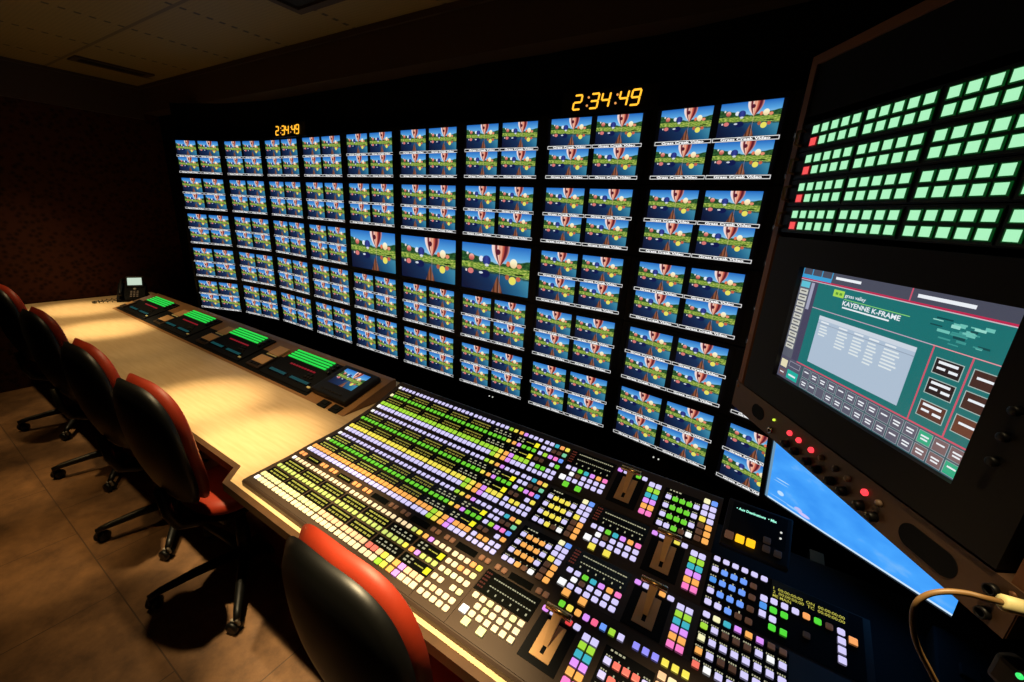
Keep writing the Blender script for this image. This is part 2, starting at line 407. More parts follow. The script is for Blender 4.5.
# ------------------------------------------------------------------ video wall
MW, MH, PITCH = .4424, .2521, .292
ZTOP = 2.1645
ROWN = ['top row', 'second row', 'third row', 'fourth row', 'bottom row']
COLN = ['leftmost', 'second', 'third', 'fourth', 'fifth', 'sixth', 'seventh', 'eighth', 'ninth', 'tenth']
def uvquad(name, w, h, y, mat, parent):
    me = bpy.data.meshes.new(name)
    me.from_pydata([(-w / 2, y, -h / 2), (w / 2, y, -h / 2), (w / 2, y, h / 2), (-w / 2, y, h / 2)], [], [(0, 1, 2, 3)])
    uvl = me.uv_layers.new(name='UVMap')
    for i, q in enumerate([(0, 0), (1, 0), (1, 1), (0, 1)]): uvl.data[i].uv = q
    me.materials.append(mat); return link(name, me, parent)
def make_monitor(four):
    t = thing('wall_monitor', '', 'monitor')
    d = .055
    m = MB(); m.slab(-.2445, .006, .2445, d, -.1432, .1432)
    m.build('housing', M['matte'], t)
    b = MB()
    ow, oh, iw, ih = .2445, .1432, MW / 2, MH / 2
    b.slab(-ow, -.004, ow, .008, ih, oh).slab(-ow, -.004, ow, .008, -oh, -ih).slab(-ow, -.004, -iw, .008, -ih, ih).slab(iw, -.004, ow, .008, -ih, ih)
    b.build('bezel', M['bezel'], t)
    uvquad('screen', MW, MH, .003, M['scr4'] if four else M['scr1'], t)
    if four:
        Mx = Matrix(((1, 0, 0, 0), (0, 0, 1, .0022), (0, 1, 0, 0), (0, 0, 0, 1)))
        g = MB(); add_text(g, 'Grass Creek Video', -.080, -.0040, .082, .0050, 0, 0, Matrix(((1, 0, 0, 0), (0, 0, 1, 0), (0, 1, 0, 0), (0, 0, 0, 1))), bold=.035)
        me = g.mesh('caption', [M['white_em']])
        for qx in (-1, 1):
            for qz in (0, 1):
                link('caption', me, t, T(qx * MW / 4, .0022, -MH / 2 + qz * MH / 2 + .0075))
    return t
proto4, proto1 = make_monitor(True), make_monitor(False)
used = {True: False, False: False}
for j, c in enumerate(ctr):
    for i in range(5):
        four = not (i == 2 and j in (4, 5, 6))
        p = proto4 if four else proto1
        o = copy_tree(p) if used[four] else p; used[four] = True
        z = ZTOP - MH / 2 - i * PITCH
        o.matrix_world = T(c[0], c[1], z) @ RZ(c[2])
        if four: o['label'] = 'monitor with four captioned balloon pictures, %s, %s column from the left' % (ROWN[i], COLN[j]); o['group'] = 'monitors showing four balloon pictures'
        else: o['label'] = 'monitor showing one large balloon picture, %s of the three in the third row' % ['left', 'middle', 'right'][j - 4]; o['group'] = 'monitors showing one large picture'
# small boxes with twin pilot lights under the wall
for n, (x, y, z, where) in enumerate([(-1.294, 1.885, .690, 'seventh'), (-.323, 1.845, .684, 'ninth'), (-2.76, 1.93, .690, 'fourth'), (-3.78, 1.90, .690, 'second')]):
    cidx = {'seventh': 6, 'ninth': 8, 'fourth': 3, 'second': 1}[where]
    a = ctr[cidx][2]; p = off(ctr[cidx], 0, .0375)
    t = thing('indicator_box', 'small black box with twin pilot lights under the %s monitor column' % where, 'indicator', T(p[0], p[1], z - .02) @ RZ(a), 'pilot light boxes under the monitors')
    MB().box((0, .012, -.01), (.12, .04, .09), bev=.004).build('housing', M['bezel'], t)
    for s in (-1, 1): MB().lathe([(.0035, 0), (.0035, .003), (.002, .004)], 10, M=T(s * .012, -.009, .022) @ Matrix.Rotation(R(90), 4, 'X')).build('pilot_light', M['whiteled'] if n < 2 else M['offled'], t)
# ------------------------------------------------------------------ clocks
SEG = {'0': 'abcdef', '1': 'bc', '2': 'abged', '3': 'abgcd', '4': 'fgbc', '5': 'afgcd', '6': 'afgedc', '7': 'abc', '8': 'abcdefg', '9': 'abcdfg'}
def digit(ch, w=.032, h=.051, s=.0065):
    g = MB(); k = .16
    def bar(x0, z0, x1, z1):
        dx, dz = x1 - x0, z1 - z0; L = math.hypot(dx, dz); nx, nz = -dz / L * s / 2, dx / L * s / 2
        ux, uz = dx / L, dz / L; e = s * .35
        pts = [(x0 + ux * e * .2, z0 + uz * e * .2), (x0 + ux * e + nx, z0 + uz * e + nz), (x1 - ux * e + nx, z1 - uz * e + nz), (x1 - ux * e * .2, z1 - uz * e * .2), (x1 - ux * e - nx, z1 - uz * e - nz), (x0 + ux * e - nx, z0 + uz * e - nz)]
        P = [(px_ + k * pz_, pz_) for px_, pz_ in pts]
        v = [(a, 0, b) for a, b in P] + [(a, .002, b) for a, b in P]
        g.add(v, [(5, 4, 3, 2, 1, 0), (6, 7, 8, 9, 10, 11)] + [(q, (q + 1) % 6, 6 + (q + 1) % 6, 6 + q) for q in range(6)])
    H = h / 2; W_ = w / 2
    segs = {'a': (-W_, H, W_, H), 'b': (W_, 0, W_, H), 'c': (W_, -H, W_, 0), 'd': (-W_, -H, W_, -H), 'e': (-W_, -H, -W_, 0), 'f': (-W_, 0, -W_, H), 'g': (-W_, 0, W_, 0)}
    for q in SEG[ch]: bar(*segs[q])
    return g
for (xc, zc, yy, ang, lab) in ((-.748, 2.221, 1.838, -.5, 'amber 2:34:49 clock above the eighth monitor column, the nearer one'), (-3.137, 2.219, 1.862, -.3, 'amber 2:34:49 clock above the third monitor column, the farther one')):
    t = thing('digital_clock', lab, 'clock', T(xc, yy, zc) @ RZ(ang) @ Matrix.Scale(1.06, 4), 'digital clocks over the monitor wall')
    MB().box((0, .026, 0), (.40, .044, .085), bev=.003).build('housing', M['bezel'], t)
    x = -.128
    for ch in '2:34:49':
        if ch == ':':
            g = MB()
            for s in (-1, 1): g.lathe([(.0042, 0), (.0042, .002)], 10, M=T(x - .002 + s * .0025, .003, s * .0145) @ Matrix.Rotation(R(90), 4, 'X'))
            g.build('colon', M['amberdot'], t); x += .026
        else:
            nxt = digit(ch); nxt.build('digit', M['amber'], t, M=T(x, .001, 0)); x += .047
            if x > -.03 and False: x += 0
        if ch == ':': x += .0
    # digits are spaced so that the seven glyphs fill the front

# ------------------------------------------------------------------ control desk
ZD = .745
SX, SY0, SY1 = -1.575, .640, .572
desk = thing('control_desk', 'long maple control desk with a stepped front edge and raised rear ledge', 'desk', T(-2.5, .64, 0))
Di = T(2.5, -.64, 0)
outline = [(XL + .005, SY0), (SX - .035, SY0), (SX + .03, SY1), (-.02, SY1), (-.02, 1.60), (XL + .005, 1.60)]
MB().prism(outline, ZD - .03, ZD, M=Di).build('desktop', M['wood'], desk)
g = MB()
front = [(XL + .005, SY0), (SX - .035, SY0), (SX + .03, SY1), (.42, SY1)]
w_ = .022
inner = [(XL + .005, SY0 - w_), (SX - .035 - w_ * .45, SY0 - w_), (SX + .03 - w_ * .45, SY1 - w_), (.42, SY1 - w_)]
for a in range(3):
    q = [front[a], front[a + 1], inner[a + 1], inner[a]]
    v = [(*p, ZD - .034) for p in q] + [(*p, ZD + .0015) for p in q]
    g.add(v, [(0, 1, 2, 3), (7, 6, 5, 4), (0, 4, 5, 1), (2, 6, 7, 3), (0, 3, 7, 4), (1, 5, 6, 2)], M=Di)
g.build('edge_trim', M['trim'], desk)
MB().slab(XL + .005, .80, .42, .83, .02, ZD - .035, M=Di).build('front_panel', M['redpanel'], desk)
MB().slab(-.018, .60, .86, 1.45, ZD - .03, ZD - .002, M=Di).slab(.425, .80, .86, .83, .02, ZD - .03, M=Di).build('side_top', M['matte'], desk)
for xx in (-4.9, -3.2, -1.62, .3): MB().slab(xx - .02, .84, xx + .02, 1.55, 0, ZD - .031, M=Di).build('support', M['black'], desk)
# rear ledge carrying the intercom keysets
LT = 16.0; LY, LZ = 1.130, ZD + .001
LX0, LX1 = -4.86, -1.655
ct, st_ = math.cos(R(LT)), math.sin(R(LT))
LW = .325
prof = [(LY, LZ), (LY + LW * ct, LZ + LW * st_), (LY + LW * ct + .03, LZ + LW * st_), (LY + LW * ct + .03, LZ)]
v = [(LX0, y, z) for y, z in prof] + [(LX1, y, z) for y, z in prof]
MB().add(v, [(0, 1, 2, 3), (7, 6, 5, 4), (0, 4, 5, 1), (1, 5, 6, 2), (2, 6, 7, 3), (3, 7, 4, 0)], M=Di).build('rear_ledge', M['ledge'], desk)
def LM(x, w, h=0): return basis((x, LY + w * ct - h * st_, LZ + w * st_ + h * ct), (1, 0, 0), (0, ct, st_), (0, -st_, ct))
MB().slab(-4.83, .018, -1.99, .20, -.001, .0012, M=Di @ LM(0, 0)).build('inlay_panel', M['matte'], desk)

ul = ['farthest from the mixer panel', 'second from the far end', 'second from the small preview monitor', 'beside the small preview monitor']
for k, x0 in enumerate((-4.715, -3.965, -3.225, -2.485)):
    t = thing('intercom_panel', 'black intercom keyset with four green lit rows, ' + ul[k], 'intercom', LM(x0, .035), 'intercom keysets on the rear ledge')
    W0, H0 = .485, .262
    MB().box((W0 / 2, H0 / 2, .005), (W0, H0, .009), bev=.002).build('faceplate', M['matte'], t)
    for r in range(4):
        g = MB()
        for q in range(16): g.box((.026 + q * .0236, .188 + r * .0215, .0125), (.0222, .0125, .006), bev=.0015, seg=1)
        g.build('lit_key_row', M['greenbar'], t)
    MB().slab(.008, .176, .408, .262, .0095, .0105).build('key_bed', M['greenback'], t)
    g = MB()
    for q in range(9): g.box((.125 + q * .028, .138, .0115), (.02, .011, .004), bev=.001, seg=1)
    g.build('red_indicator_row', M['redbar'], t)
    for a, b in ((.045, .20), (.255, .425)):
        d = MB().box(((a + b) / 2, .048, .0115), (b - a + .02, .03, .005), bev=.001, seg=1).build('display', M['dispblack'], t)
        MB().slab(a, .039, b, .057, .0142, .0148).build('lit_characters', M['cyanbar'], d)
    for q in range(5): MB().box((.34 + .026 * (q % 3) , .088 + .022 * (q // 3), .013), (.02, .014, .008), bev=.003).build('key', M['darkgrey'], t)
    for q in range(3): MB().lathe([(.011, 0), (.011, .012), (.008, .016)], 14, M=T(.443, .17 + q * .032, .009)).build('knob', M['black'], t)
    MB().box((.455, .03, .012), (.026, .012, .006), bev=.002).build('white_key', M['tagpale'], t, label='pale cream key')
for k, x0 in enumerate((-4.80, -4.06, -3.32, -2.64)):
    if k:
        t = thing('control_box', 'tan control box with dark keys on the ledge, ' + ['', 'left of the second keyset', 'left of the third keyset', 'left of the fourth keyset'][k], 'control box', LM(x0, .04), 'tan control boxes between the keysets')
        MB().box((.055, .06, .008), (.14, .115, .014), bev=.003).build('body', M['plate'], t)
        MB().box((.055, .074, .0165), (.125, .068, .005), bev=.002).build('tan_plate', M['tan'], t)
        for q in range(3): MB().box((.02 + q * .034, .026, .017), (.022, .02, .006), bev=.002).build('key', M['black'], t)
        t = thing('speaker_plate', 'small tan speaker plate with a pale strip, ' + ['', 'upper left of the second keyset', 'upper left of the third keyset', 'upper left of the fourth keyset'][k], 'speaker', LM(x0, .165), 'tan speaker plates between the keysets')
        MB().box((.055, .06, .007), (.115, .085, .012), bev=.003).build('body', M['tan'], t)
        MB().box((.055, .008, .010), (.105, .009, .006), bev=.002).build('strip', M['tagpale'], t)
    else:
        t = thing('control_box', 'tan control box at the far end of the rear ledge by the phone', 'control box', LM(x0 - .005, .04), 'tan control boxes between the keysets')
        MB().box((.03, .06, .008), (.07, .105, .014), bev=.003).build('body', M['plate'], t)
        MB().box((.03, .072, .0165), (.055, .055, .005), bev=.002).build('tan_plate', M['tan'], t)
# preview monitor on the ledge
t = thing('preview_monitor', 'small tilted preview monitor with one balloon picture on the ledge beside the mixer', 'monitor', LM(-1.845, .06, .0))
MB().box((0, .115, .017), (.29, .245, .032), bev=.012, seg=3).build('housing', M['black'], t)
me = bpy.data.meshes.new('screen'); me.from_pydata([(-.10, .075, .0338), (.10, .075, .0338), (.10, .21, .0338), (-.10, .21, .0338)], [], [(0, 1, 2, 3)])
uvl = me.uv_layers.new(name='UVMap')
for i, q in enumerate([(0, 0), (1, 0), (1, 1), (0, 1)]): uvl.data[i].uv = q
me.materials.append(M['scr1']); link('screen', me, t)
for q in range(6): MB().box((-.075 + q * .03, .025, .0345), (.018, .009, .004), bev=.0015).build('key', M['darkgrey'], t)
for x, lab in ((-1.83, 'black cable port at the front of the ledge under the preview monitor, left one'), (-1.735, 'black cable port at the front of the ledge under the preview monitor, right one')):
    g = MB().box((.035, .02, .004), (.065, .05, .008), bev=.003); g.box((.035, .024, .010), (.045, .024, .006), bev=.002)
    tag(g.build('cable_port', M['matte'], None, M=LM(x - .035, .0)), lab, 'cable port', 'cable ports at the ledge front')

# ------------------------------------------------------------------ desk phone
t = thing('desk_phone', 'black desk phone with a pale lit screen on the desk beside the end wall', 'phone', T(-5.13, 1.36, ZD) @ RZ(62) @ Matrix.Scale(.88, 4))
pr = [(-.10, 0), (.09, 0), (.09, .15), (.065, .175), (-.09, .04), (-.10, .025)]
v = [(-.115, y, z) for y, z in pr] + [(.115, y, z) for y, z in pr]
n = len(pr)
MB().add(v, [tuple(range(n)), tuple(range(2 * n - 1, n - 1, -1))] + [(i, n + i, n + (i + 1) % n, (i + 1) % n) for i in range(n)]).build('base', M['matte'], t)
sl = math.atan2(.135, .155); PM = basis((0, -.09, .0405), (1, 0, 0), (0, math.cos(sl), math.sin(sl)), (0, -math.sin(sl), math.cos(sl)))
sm = basis((.03, .025, .145), (1, 0, 0), (0, math.cos(1.15), math.sin(1.15)), (0, -math.sin(1.15), math.cos(1.15)))
d = MB().box((0, .045, .0), (.15, .12, .022), M=sm, bev=.006).build('screen_housing', M['black'], t)
MB().slab(-.060, .01, .060, .09, .0113, .0125, M=sm).build('screen', em('phone_lcd', (206, 226, 206), .9), d)
g = MB()
for r in range(4):
    for c in range(3): g.box((.002 + c * .026, .018 + r * .022, .003), (.019, .015, .006), M=PM, bev=.002, seg=1)
g.build('keypad', M['cap'], t)
MB().lathe([(.014, 0), (.014, .006), (.009, .008)], 16, M=PM @ T(.028, .118, 0)).build('navigation_key', M['grey'], t)
MB().tube([(-.078, -.10, .065), (-.082, -.06, .105), (-.082, .05, .195), (-.078, .085, .205)], [.021, .014, .014, .021], 12).build('handset', M['black'], t)
hx = []
for k in range(60):
    a = k / 59.; ang = a * 2 * PI * 15
    hx.append((-.12 - .22 * math.sin(a * PI) * .8 + .012 * math.cos(ang), -.10 + a * .18 - .10 * math.sin(a * PI), .014 + .008 * math.sin(ang)))
MB().tube(hx, .0035, 6).build('cord', M['black'], t)
MB().tube([(.02, .105, .05), (.05, .16, .16), (.11, .16, .01)], .005, 6).build('stand', M['darkgrey'], t)

# ------------------------------------------------------------------ mixer panel
B = .0226
STR = {1: ((58.29, -38.0), (52.39, -40.12)), 2: ((50.75, -40.57), (45.67, -41.69)), 3: ((42.99, -42.17), (37.82, -42.46)), 4: ((33.86, -42.88), (27.59, -43.32)), 5: ((36.8, -42.55), (34.8, -42.8))}
def frame(s):
    (ya, za), (yb, zb) = STR[s]; L = math.hypot(ya - yb, za - zb)
    return Vector((0, (ya - yb) / L, (za - zb) / L)), Vector((0, -(za - zb) / L, (ya - yb) / L)), Vector((0, ya * B, CHT + za * B))
PX0 = -1.45
mixer = thing('vision_mixer', 'broad vision mixer panel crowded with glowing coloured buttons on the desk', 'mixer panel', T(-.6, .95, ZD))
mixer_inv = mixer.matrix_world.inverted()
def SM(s, x, tt, h=0):
    """matrix at panel column x and distance tt on strip s, in the mixer's frame, h metres above the plate"""
    et, n, o = frame(s)
    p = o + Vector(((x - 64.02) * B, 0, 0)) + et * (tt * B) + n * h
    return mixer_inv @ basis(p, (1, 0, 0), et, n)
XA, XB = -1.62, 80.2
def pt(s, tt):
    (ya, za), (yb, zb) = STR[s]; L = math.hypot(ya - yb, za - zb); return (ya + (ya - yb) / L * tt, za + (za - zb) / L * tt)
top = [pt(1, 1.75), pt(1, -7.05), pt(2, -6.75), pt(3, -6.0), pt(5, 1.0), pt(5, -2.6), pt(4, -7.6)]
top[1] = ((pt(1, -7.05)[0] + pt(2, .9)[0]) / 2, (pt(1, -7.05)[1] + pt(2, .9)[1]) / 2)
top[2] = (43.95, -41.98); top[3] = (36.9, -42.54); top[4] = (36.2, -42.62)
zb_ = (ZD - CHT) / B + .02
DROP = .10
prof = [(top[0][0] + .35, top[0][1] - .2), *[(a, b - DROP) for a, b in (top[0], top[1], top[2], top[3], pt(5, -2.9), pt(4, -7.7))], (25.9, -43.75), (25.9, zb_), (top[0][0] + .35, zb_)]
g = MB()
def extr(prof, xa, xb):
    v = [((xa - 64.02) * B, y * B, CHT + z * B) for y, z in prof] + [((xb - 64.02) * B, y * B, CHT + z * B) for y, z in prof]
    n = len(prof)
    g.add(v, [tuple(range(n)), tuple(range(2 * n - 1, n - 1, -1))] + [(i, n + i, n + (i + 1) % n, (i + 1) % n) for i in range(n)], M=mixer_inv)
extr(prof, XA, 64.02)
extr([(top[1][0], top[1][1] - DROP), *prof[3:8], (top[1][0], zb_)], 64.02, XB)
g.build('housing', M['housing'], mixer)
def plate(s, x0, x1, t0, t1, mat='plate', name='strip_plate', h0=-.0022, h1=0.0):
    return MB().slab((x0 - 0) * B, t0 * B, x1 * B, t1 * B, h0, h1, M=SM(s, 0, 0)).build(name, M[mat], mixer)
for s, t0, t1 in ((1, -7.0, 1.4), (2, -6.85, .75), (3, -6.0, .85), (4, -7.55, 1.0)):
    for x0, x1 in ((-.9, 35.45), (35.5, 41.0), (41.05, 64.0), (64.05, 79.6)):
        if s > 1 or x1 < 70: plate(s, x0, x1, t0, t1)
plate(5, -.9, 79.6, -2.35, .9, h0=-.001)
PAL = dict(w=(216, 208, 255), W=(255, 255, 255), g=(112, 214, 52), l=(166, 222, 60), y=(246, 228, 84), o=(255, 178, 88), v=(226, 150, 255), p=(255, 128, 202), t=(64, 178, 196), b=(112, 160, 255),
           P=(250, 246, 190), c=(120, 206, 160), r=(250, 118, 100), d=(138, 98, 74), k=(70, 56, 48), s=(255, 232, 180), e=(238, 232, 160), f=(250, 200, 150), n=(196, 214, 110), q=(150, 146, 255), G=(84, 222, 56), O=(255, 168, 96), R=(235, 70, 70), i=(252, 224, 176), B=(80, 150, 235), h=(255, 106, 150))
CAPM = {}
def capmat(ch):
    if ch not in CAPM:
        c = PAL[ch]
        if ch in 'dk': m_, nt, b_ = newmat('unlit_key_' + ch); b_.inputs['Base Color'].default_value = (*lin(c), 1); b_.inputs['Emission Color'].default_value = (*lin(c), 1); b_.inputs['Emission Strength'].default_value = .25; m_.cycles.emission_sampling = 'NONE'; CAPM[ch] = m_  # unlit keys: warm lamp light painted in as lighter brown and faint glow
        else: CAPM[ch] = em('key_' + ('big_' if ch.isupper() else '') + ch, c, .98, base=.4)
    return CAPM[ch]
BT = []     # (strip, x, t, colour, width, depth)
def row(s, x0, tt, cols, dx=1.0, w=.78, d=.78):
    if w < .85: w, d = w * .95, d * .95
    for i, ch in enumerate(cols):
        if ch != ' ': BT.append((s, x0 + i * dx, tt, ch, w, d))
RT = {1: (0, -2.57, -5.19, -6.27), 2: (0, -2.54, -5.20, -6.28), 3: (0, -2.57, -5.18, -6.22), 4: (0, -2.6, -5.22, -6.29)}
main = {1: 'l', 2: 'y', 3: 'o', 4: 'e'}
for s in (1, 2, 3, 4):
    ta, tb, tc_, td = RT[s]; m_ = main[s]
    wl = 'w' if s < 4 else 'i'; gl = {1: 'g', 2: 'g', 3: 'g', 4: 'n'}[s]  # front strip keys paler and creamier: warm lamp wash painted into their colours
    for bl in range(7):
        x0 = bl * 5.172
        if bl < 5: A_, B_, C_, D_ = wl * 5, gl * 5, m_ * 5, ('w' if s < 4 else 's') * 5
        elif bl == 5: A_, B_, C_, D_ = wl * 3 + ('ly' if s < 4 else 'ny'), gl * 4 + 'y', m_ * 3 + 'l' + 'y', wl * 3 + 'ly'
        else: A_, B_, C_, D_ = 'ov' + wl * 3, 'ov' + gl * 3, 'ov' + (m_ if s != 4 else 'f') * 3, 'ov' + wl * 3
        if s == 4 and bl >= 3 and bl < 5: C_ = 'f' * 5
        if s == 4 and bl == 5: C_ = 'rrfye'; 
        if bl == 0: A_ = 'W' + A_[1:]; D_ = 'W' + D_[1:]; B_ = ('P' if s in (1, 3) else gl) + B_[1:]
        for tt, cc, dd in ((ta, A_, .76), (tb, B_, .76), (tc_, C_, .86), (td, D_, .86)): row(s, x0, tt, cc, w=.76 if dd < .82 else .85, d=dd)
    # cut and utility block of 5 by 6 keys
    hi = {1: 'g', 2: 'y', 3: 'o', 4: 'f'}[s]; ww = 'w' if s < 4 else 'i'
    for r_, cc in enumerate((ww * 2 + 'tOy', ww * 2 + 'ddc', ww + 'lvpb', 'dd ' + ww + hi, ww + hi + hi + ww * 2, ww * 5)):
        if s == 4: cc = ('iiiOy', 'iiOfe', 'iePii', 'ii ie', 'ifiii', 'iiiii')[r_]
        row(s, 36.25, (0, -1.28, -2.58, -3.9, -5.22, -6.28)[r_], cc, .98, .78, .8)
TRX = {1: 41.82, 2: 49.6, 3: 49.72, 4: 42.0}
for s in (1, 2, 3, 4):
    x0 = TRX[s]; dx = 1.035; low = {1: 'g', 2: 'y', 3: 'o', 4: 'e'}[s]
    row(s, x0, -3.08, 'wwgtvop' if s < 4 else 'iieiiei', dx)
    row(s, x0, -4.12, ' Wdwwww' if s < 4 else ' ieiiii', dx)
    row(s, x0, -5.15, ' wwwwww' if s < 4 else ' iiiiii', dx)
    BT.append((s, x0 - .05, -5.2, 'W', .98, .98))
    for i in (1, 3): BT.append((s, x0 + i * dx - .02, -6.22, low, .95, .95))
FX = {1: 49.38, 2: 57.12, 3: 57.35, 4: 49.62}
for s in (1, 2, 3, 4): row(s, FX[s], 0, 'vw gw'[:3] + {1: 'g', 2: 'y', 3: 'o', 4: 'R'}[s] + 'w', .965, .78, .75)
CX = {1: (54.48, 55.45), 2: (62.27, 63.22), 3: (62.42, 63.36), 4: (54.78, 55.72)}
for s in (1, 2, 3, 4):
    for x in CX[s]:
        for k_, ch in enumerate('wltvop'): BT.append((s, x, -.52 - .995 * k_, ch, .80, .84))
KX = {1: (57.16, 62.1), 2: (41.88, 46.9), 3: (41.95, 46.97), 4: (57.5, 62.5)}
for s in (1, 2, 3, 4):
    x0, x1 = KX[s]; hi = {1: 'g', 2: 'y', 3: 'o', 4: 'r'}[s]
    for r_ in range(4): row(s, x0, -1.48 - 1.55 * r_, ('w' + hi * 3 + 'w') if r_ < 3 else ('ww' + hi + 'dW'), .965, .80, .80)
    for k_ in range(7):
        BT.append((s, x1, .15 - 1.04 * k_, ('Pwwyddd' if s < 4 else 'ffffsss')[k_], .8, .82)); BT.append((s, x1 + .98, .15 - 1.04 * k_, ('bwwwooo' if s < 4 else 'sfffsss')[k_], .8, .82))
row(2, 64.88, .18, 'wwwwww', 1.04, .74, .74)
for r_, cc in enumerate(('wbbbd', 'Bbbbd', 'wbbbd', 'wwbdd')): row(2, 64.92, -1.43 - 1.53 * r_, cc, 1.045, .76, .78)
row(2, 71.27, -2.24, 'wwwOGdw', 1.037, .72, .8); row(2, 71.28, -3.35, 'GG', 1.05, .74, .8); row(2, 71.29, -4.46, 'w  k', 1.05, .72, .8); row(2, 71.3, -5.46, 'GG', 1.05, .74, .8)
for tt, ch in ((-2.4, 'w'), (-3.35, 'B'), (-4.4, 'w')): BT.append((2, 70.27, tt, ch, .72, .8))
for tt in (-3.31, -4.33, -5.38): BT.append((2, 77.5, tt, 'w', .74, .8))
BT.append((2, 78.5, -2.72, 'O', .8, .84))
for r_, cc in enumerate(('wPtvovdd', 'lwdddwWw', 'Pwwwwwww', 'owddwwww', 'rWwwwwww')): row(3, 65.06, .27 - 1.6 * r_, cc, 1.055, .76, .8)
row(5, 50.9, -1.43, 'gyovhblw', .995, .74, .82); row(5, 59.5, -1.4, 'qqqyyy', .985, .74, .82)
for k_ in range(6):
    for x in ((5.85 + 8.41 * k_, 6.78 + 8.41 * k_) if True else ()):
        if k_ < 6 and x < 49: BT.append((5, x, -1.5, 'd' if k_ > 1 else 'O', .72, .78))
    for x in (8.36 + 8.41 * k_, 9.32 + 8.41 * k_):
        if x < 49: BT.append((5, x, -1.5, 'd' if k_ > 1 else 'O', .72, .78))
for x in (-.1, .8): BT.append((5, x, -1.5, 'O', .72, .78))
capme = {}
CAPS = {}
def capside(ch):
    if ch not in CAPS: CAPS[ch] = em('key_side_' + ch + ('_big' if ch.isupper() else ''), PAL[ch], .13 if ch not in 'dk' else .03, base=.3)
    return CAPS[ch]
def cap_geo(w, d, seg):
    g = MB().box((0, 0, .003), (w * B, d * B, .0075), bev=.0026, seg=seg)
    for i_, f_ in enumerate(g.f):
        a_, b2, c_ = (Vector(g.v[k_]) for k_ in f_[:3]); n_ = (b2 - a_).cross(c_ - a_).normalized()
        g.m[i_] = 0 if n_.z > .5 else 1
    return g
def cap_mesh(w, d, ch):
    key = (w, d, ch)
    if key not in capme:
        capme[key] = cap_geo(w, d, 2).mesh('button', [capmat(ch), capside(ch)])
    return capme[key]
sized = []
for q in BT:
    s, x, tt, ch, w, d = q
    P_ = mixer.matrix_world @ SM(s, x, tt).translation
    X_, Y_, D_ = px(P_)
    sized.append((w * d / (D_ * D_) if (0 < X_ < 1024 and 0 < Y_ < 682) else 0, q))
sized.sort(key=lambda a: -a[0])
rest = {}; 
for k_, (a, q) in enumerate(sized):
    s, x, tt, ch, w, d = q
    if k_ < 100: link('button', cap_mesh(w, d, ch), mixer, SM(s, x, tt))
    else: rest.setdefault((w, d, ch), []).append(q)
g = MB(); mats = []
for (w, d, ch), qs in rest.items():
    for m_ in (capmat(ch), capside(ch)):
        if m_ not in mats: mats.append(m_)
    ii = (mats.index(capmat(ch)), mats.index(capside(ch)))
    tmp = cap_geo(w, d, 1)
    for s, x, tt, *_ in qs:
        g.add(tmp.v, tmp.f, 0, False, SM(s, x, tt)); g.m[-len(tmp.f):] = [ii[k_] for k_ in tmp.m]
o = g.build('button', mats, mixer); o['kind'] = 'stuff'
# displays of the crosspoint rows and their lettering
rng = random.Random(3)
def dashes(g, x0, x1, tt, n_, h, mat, s, duty=.7, z=.0016):
    st = (x1 - x0) / n_
    for k_ in range(n_):
        a = x0 + k_ * st; b_ = a + st * duty * rng.uniform(.75, 1.1)
        g.slab(a * B, (tt - h / 2) * B, b_ * B, (tt + h / 2) * B, z - .0005, z, mat, M=SM(s, 0, 0))
for s in (1, 2, 3, 4):
    for bl in range(7):
        for lev, tc_ in ((0, -1.30), (1, -3.90)):
            x0 = bl * 5.172
            d_ = MB().slab((x0 - .45) * B, (tc_ - .72) * B, (x0 + 4.45) * B, (tc_ + .72) * B, -.0005, .001, M=SM(s, 0, 0)).build('display', M['dispblack'], mixer)
            g = MB()
            if bl < 5:
                dashes(g, x0 + .1, x0 + 4.2, tc_ + .30, 9, .24, 0, s, .88)
                for k_ in range(5): dashes(g, x0 + .1 + k_ * .85, x0 + .75 + k_ * .85, tc_ - .30, 2, .28, 0, s, .75)
                mt = [M['txt_o'] if s < 3 or bl > 2 and s < 4 else M['txt_y']]
            elif bl == 5:
                for k_ in range(4): dashes(g, x0 + .2 + k_ * 1.0, x0 + .8 + k_ * 1.0, tc_ + .28, 1, .22, 0, s); dashes(g, x0 + .2 + k_ * 1.0, x0 + 1.0 + k_ * 1.0, tc_ - .26, 2, .22, 0, s)
                mt = [M['txt_w']]
            else:
                for k_ in range(2): dashes(g, x0 + .1 + k_ * .8, x0 + .7 + k_ * .8, tc_ + .28, 1, .25, 0, s); dashes(g, x0 + .1 + k_ * .8, x0 + .7 + k_ * .8, tc_ - .26, 1, .25, 0, s)
                dashes(g, x0 + 1.8, x0 + 3.4, tc_ + .02, 3, .14, 1, s, .95); g.slab((x0 + 3.55) * B, (tc_ - .45) * B, (x0 + 4.3) * B, (tc_ + .45) * B, .0011, .0022, 2, M=SM(s, 0, 0))
                mt = [M['txt_w'], M['txt_y'], em('yellow_block_%d%d' % (s, lev), (252, 244, 40), 1.0)]
            g.build('display_text', mt, d_)
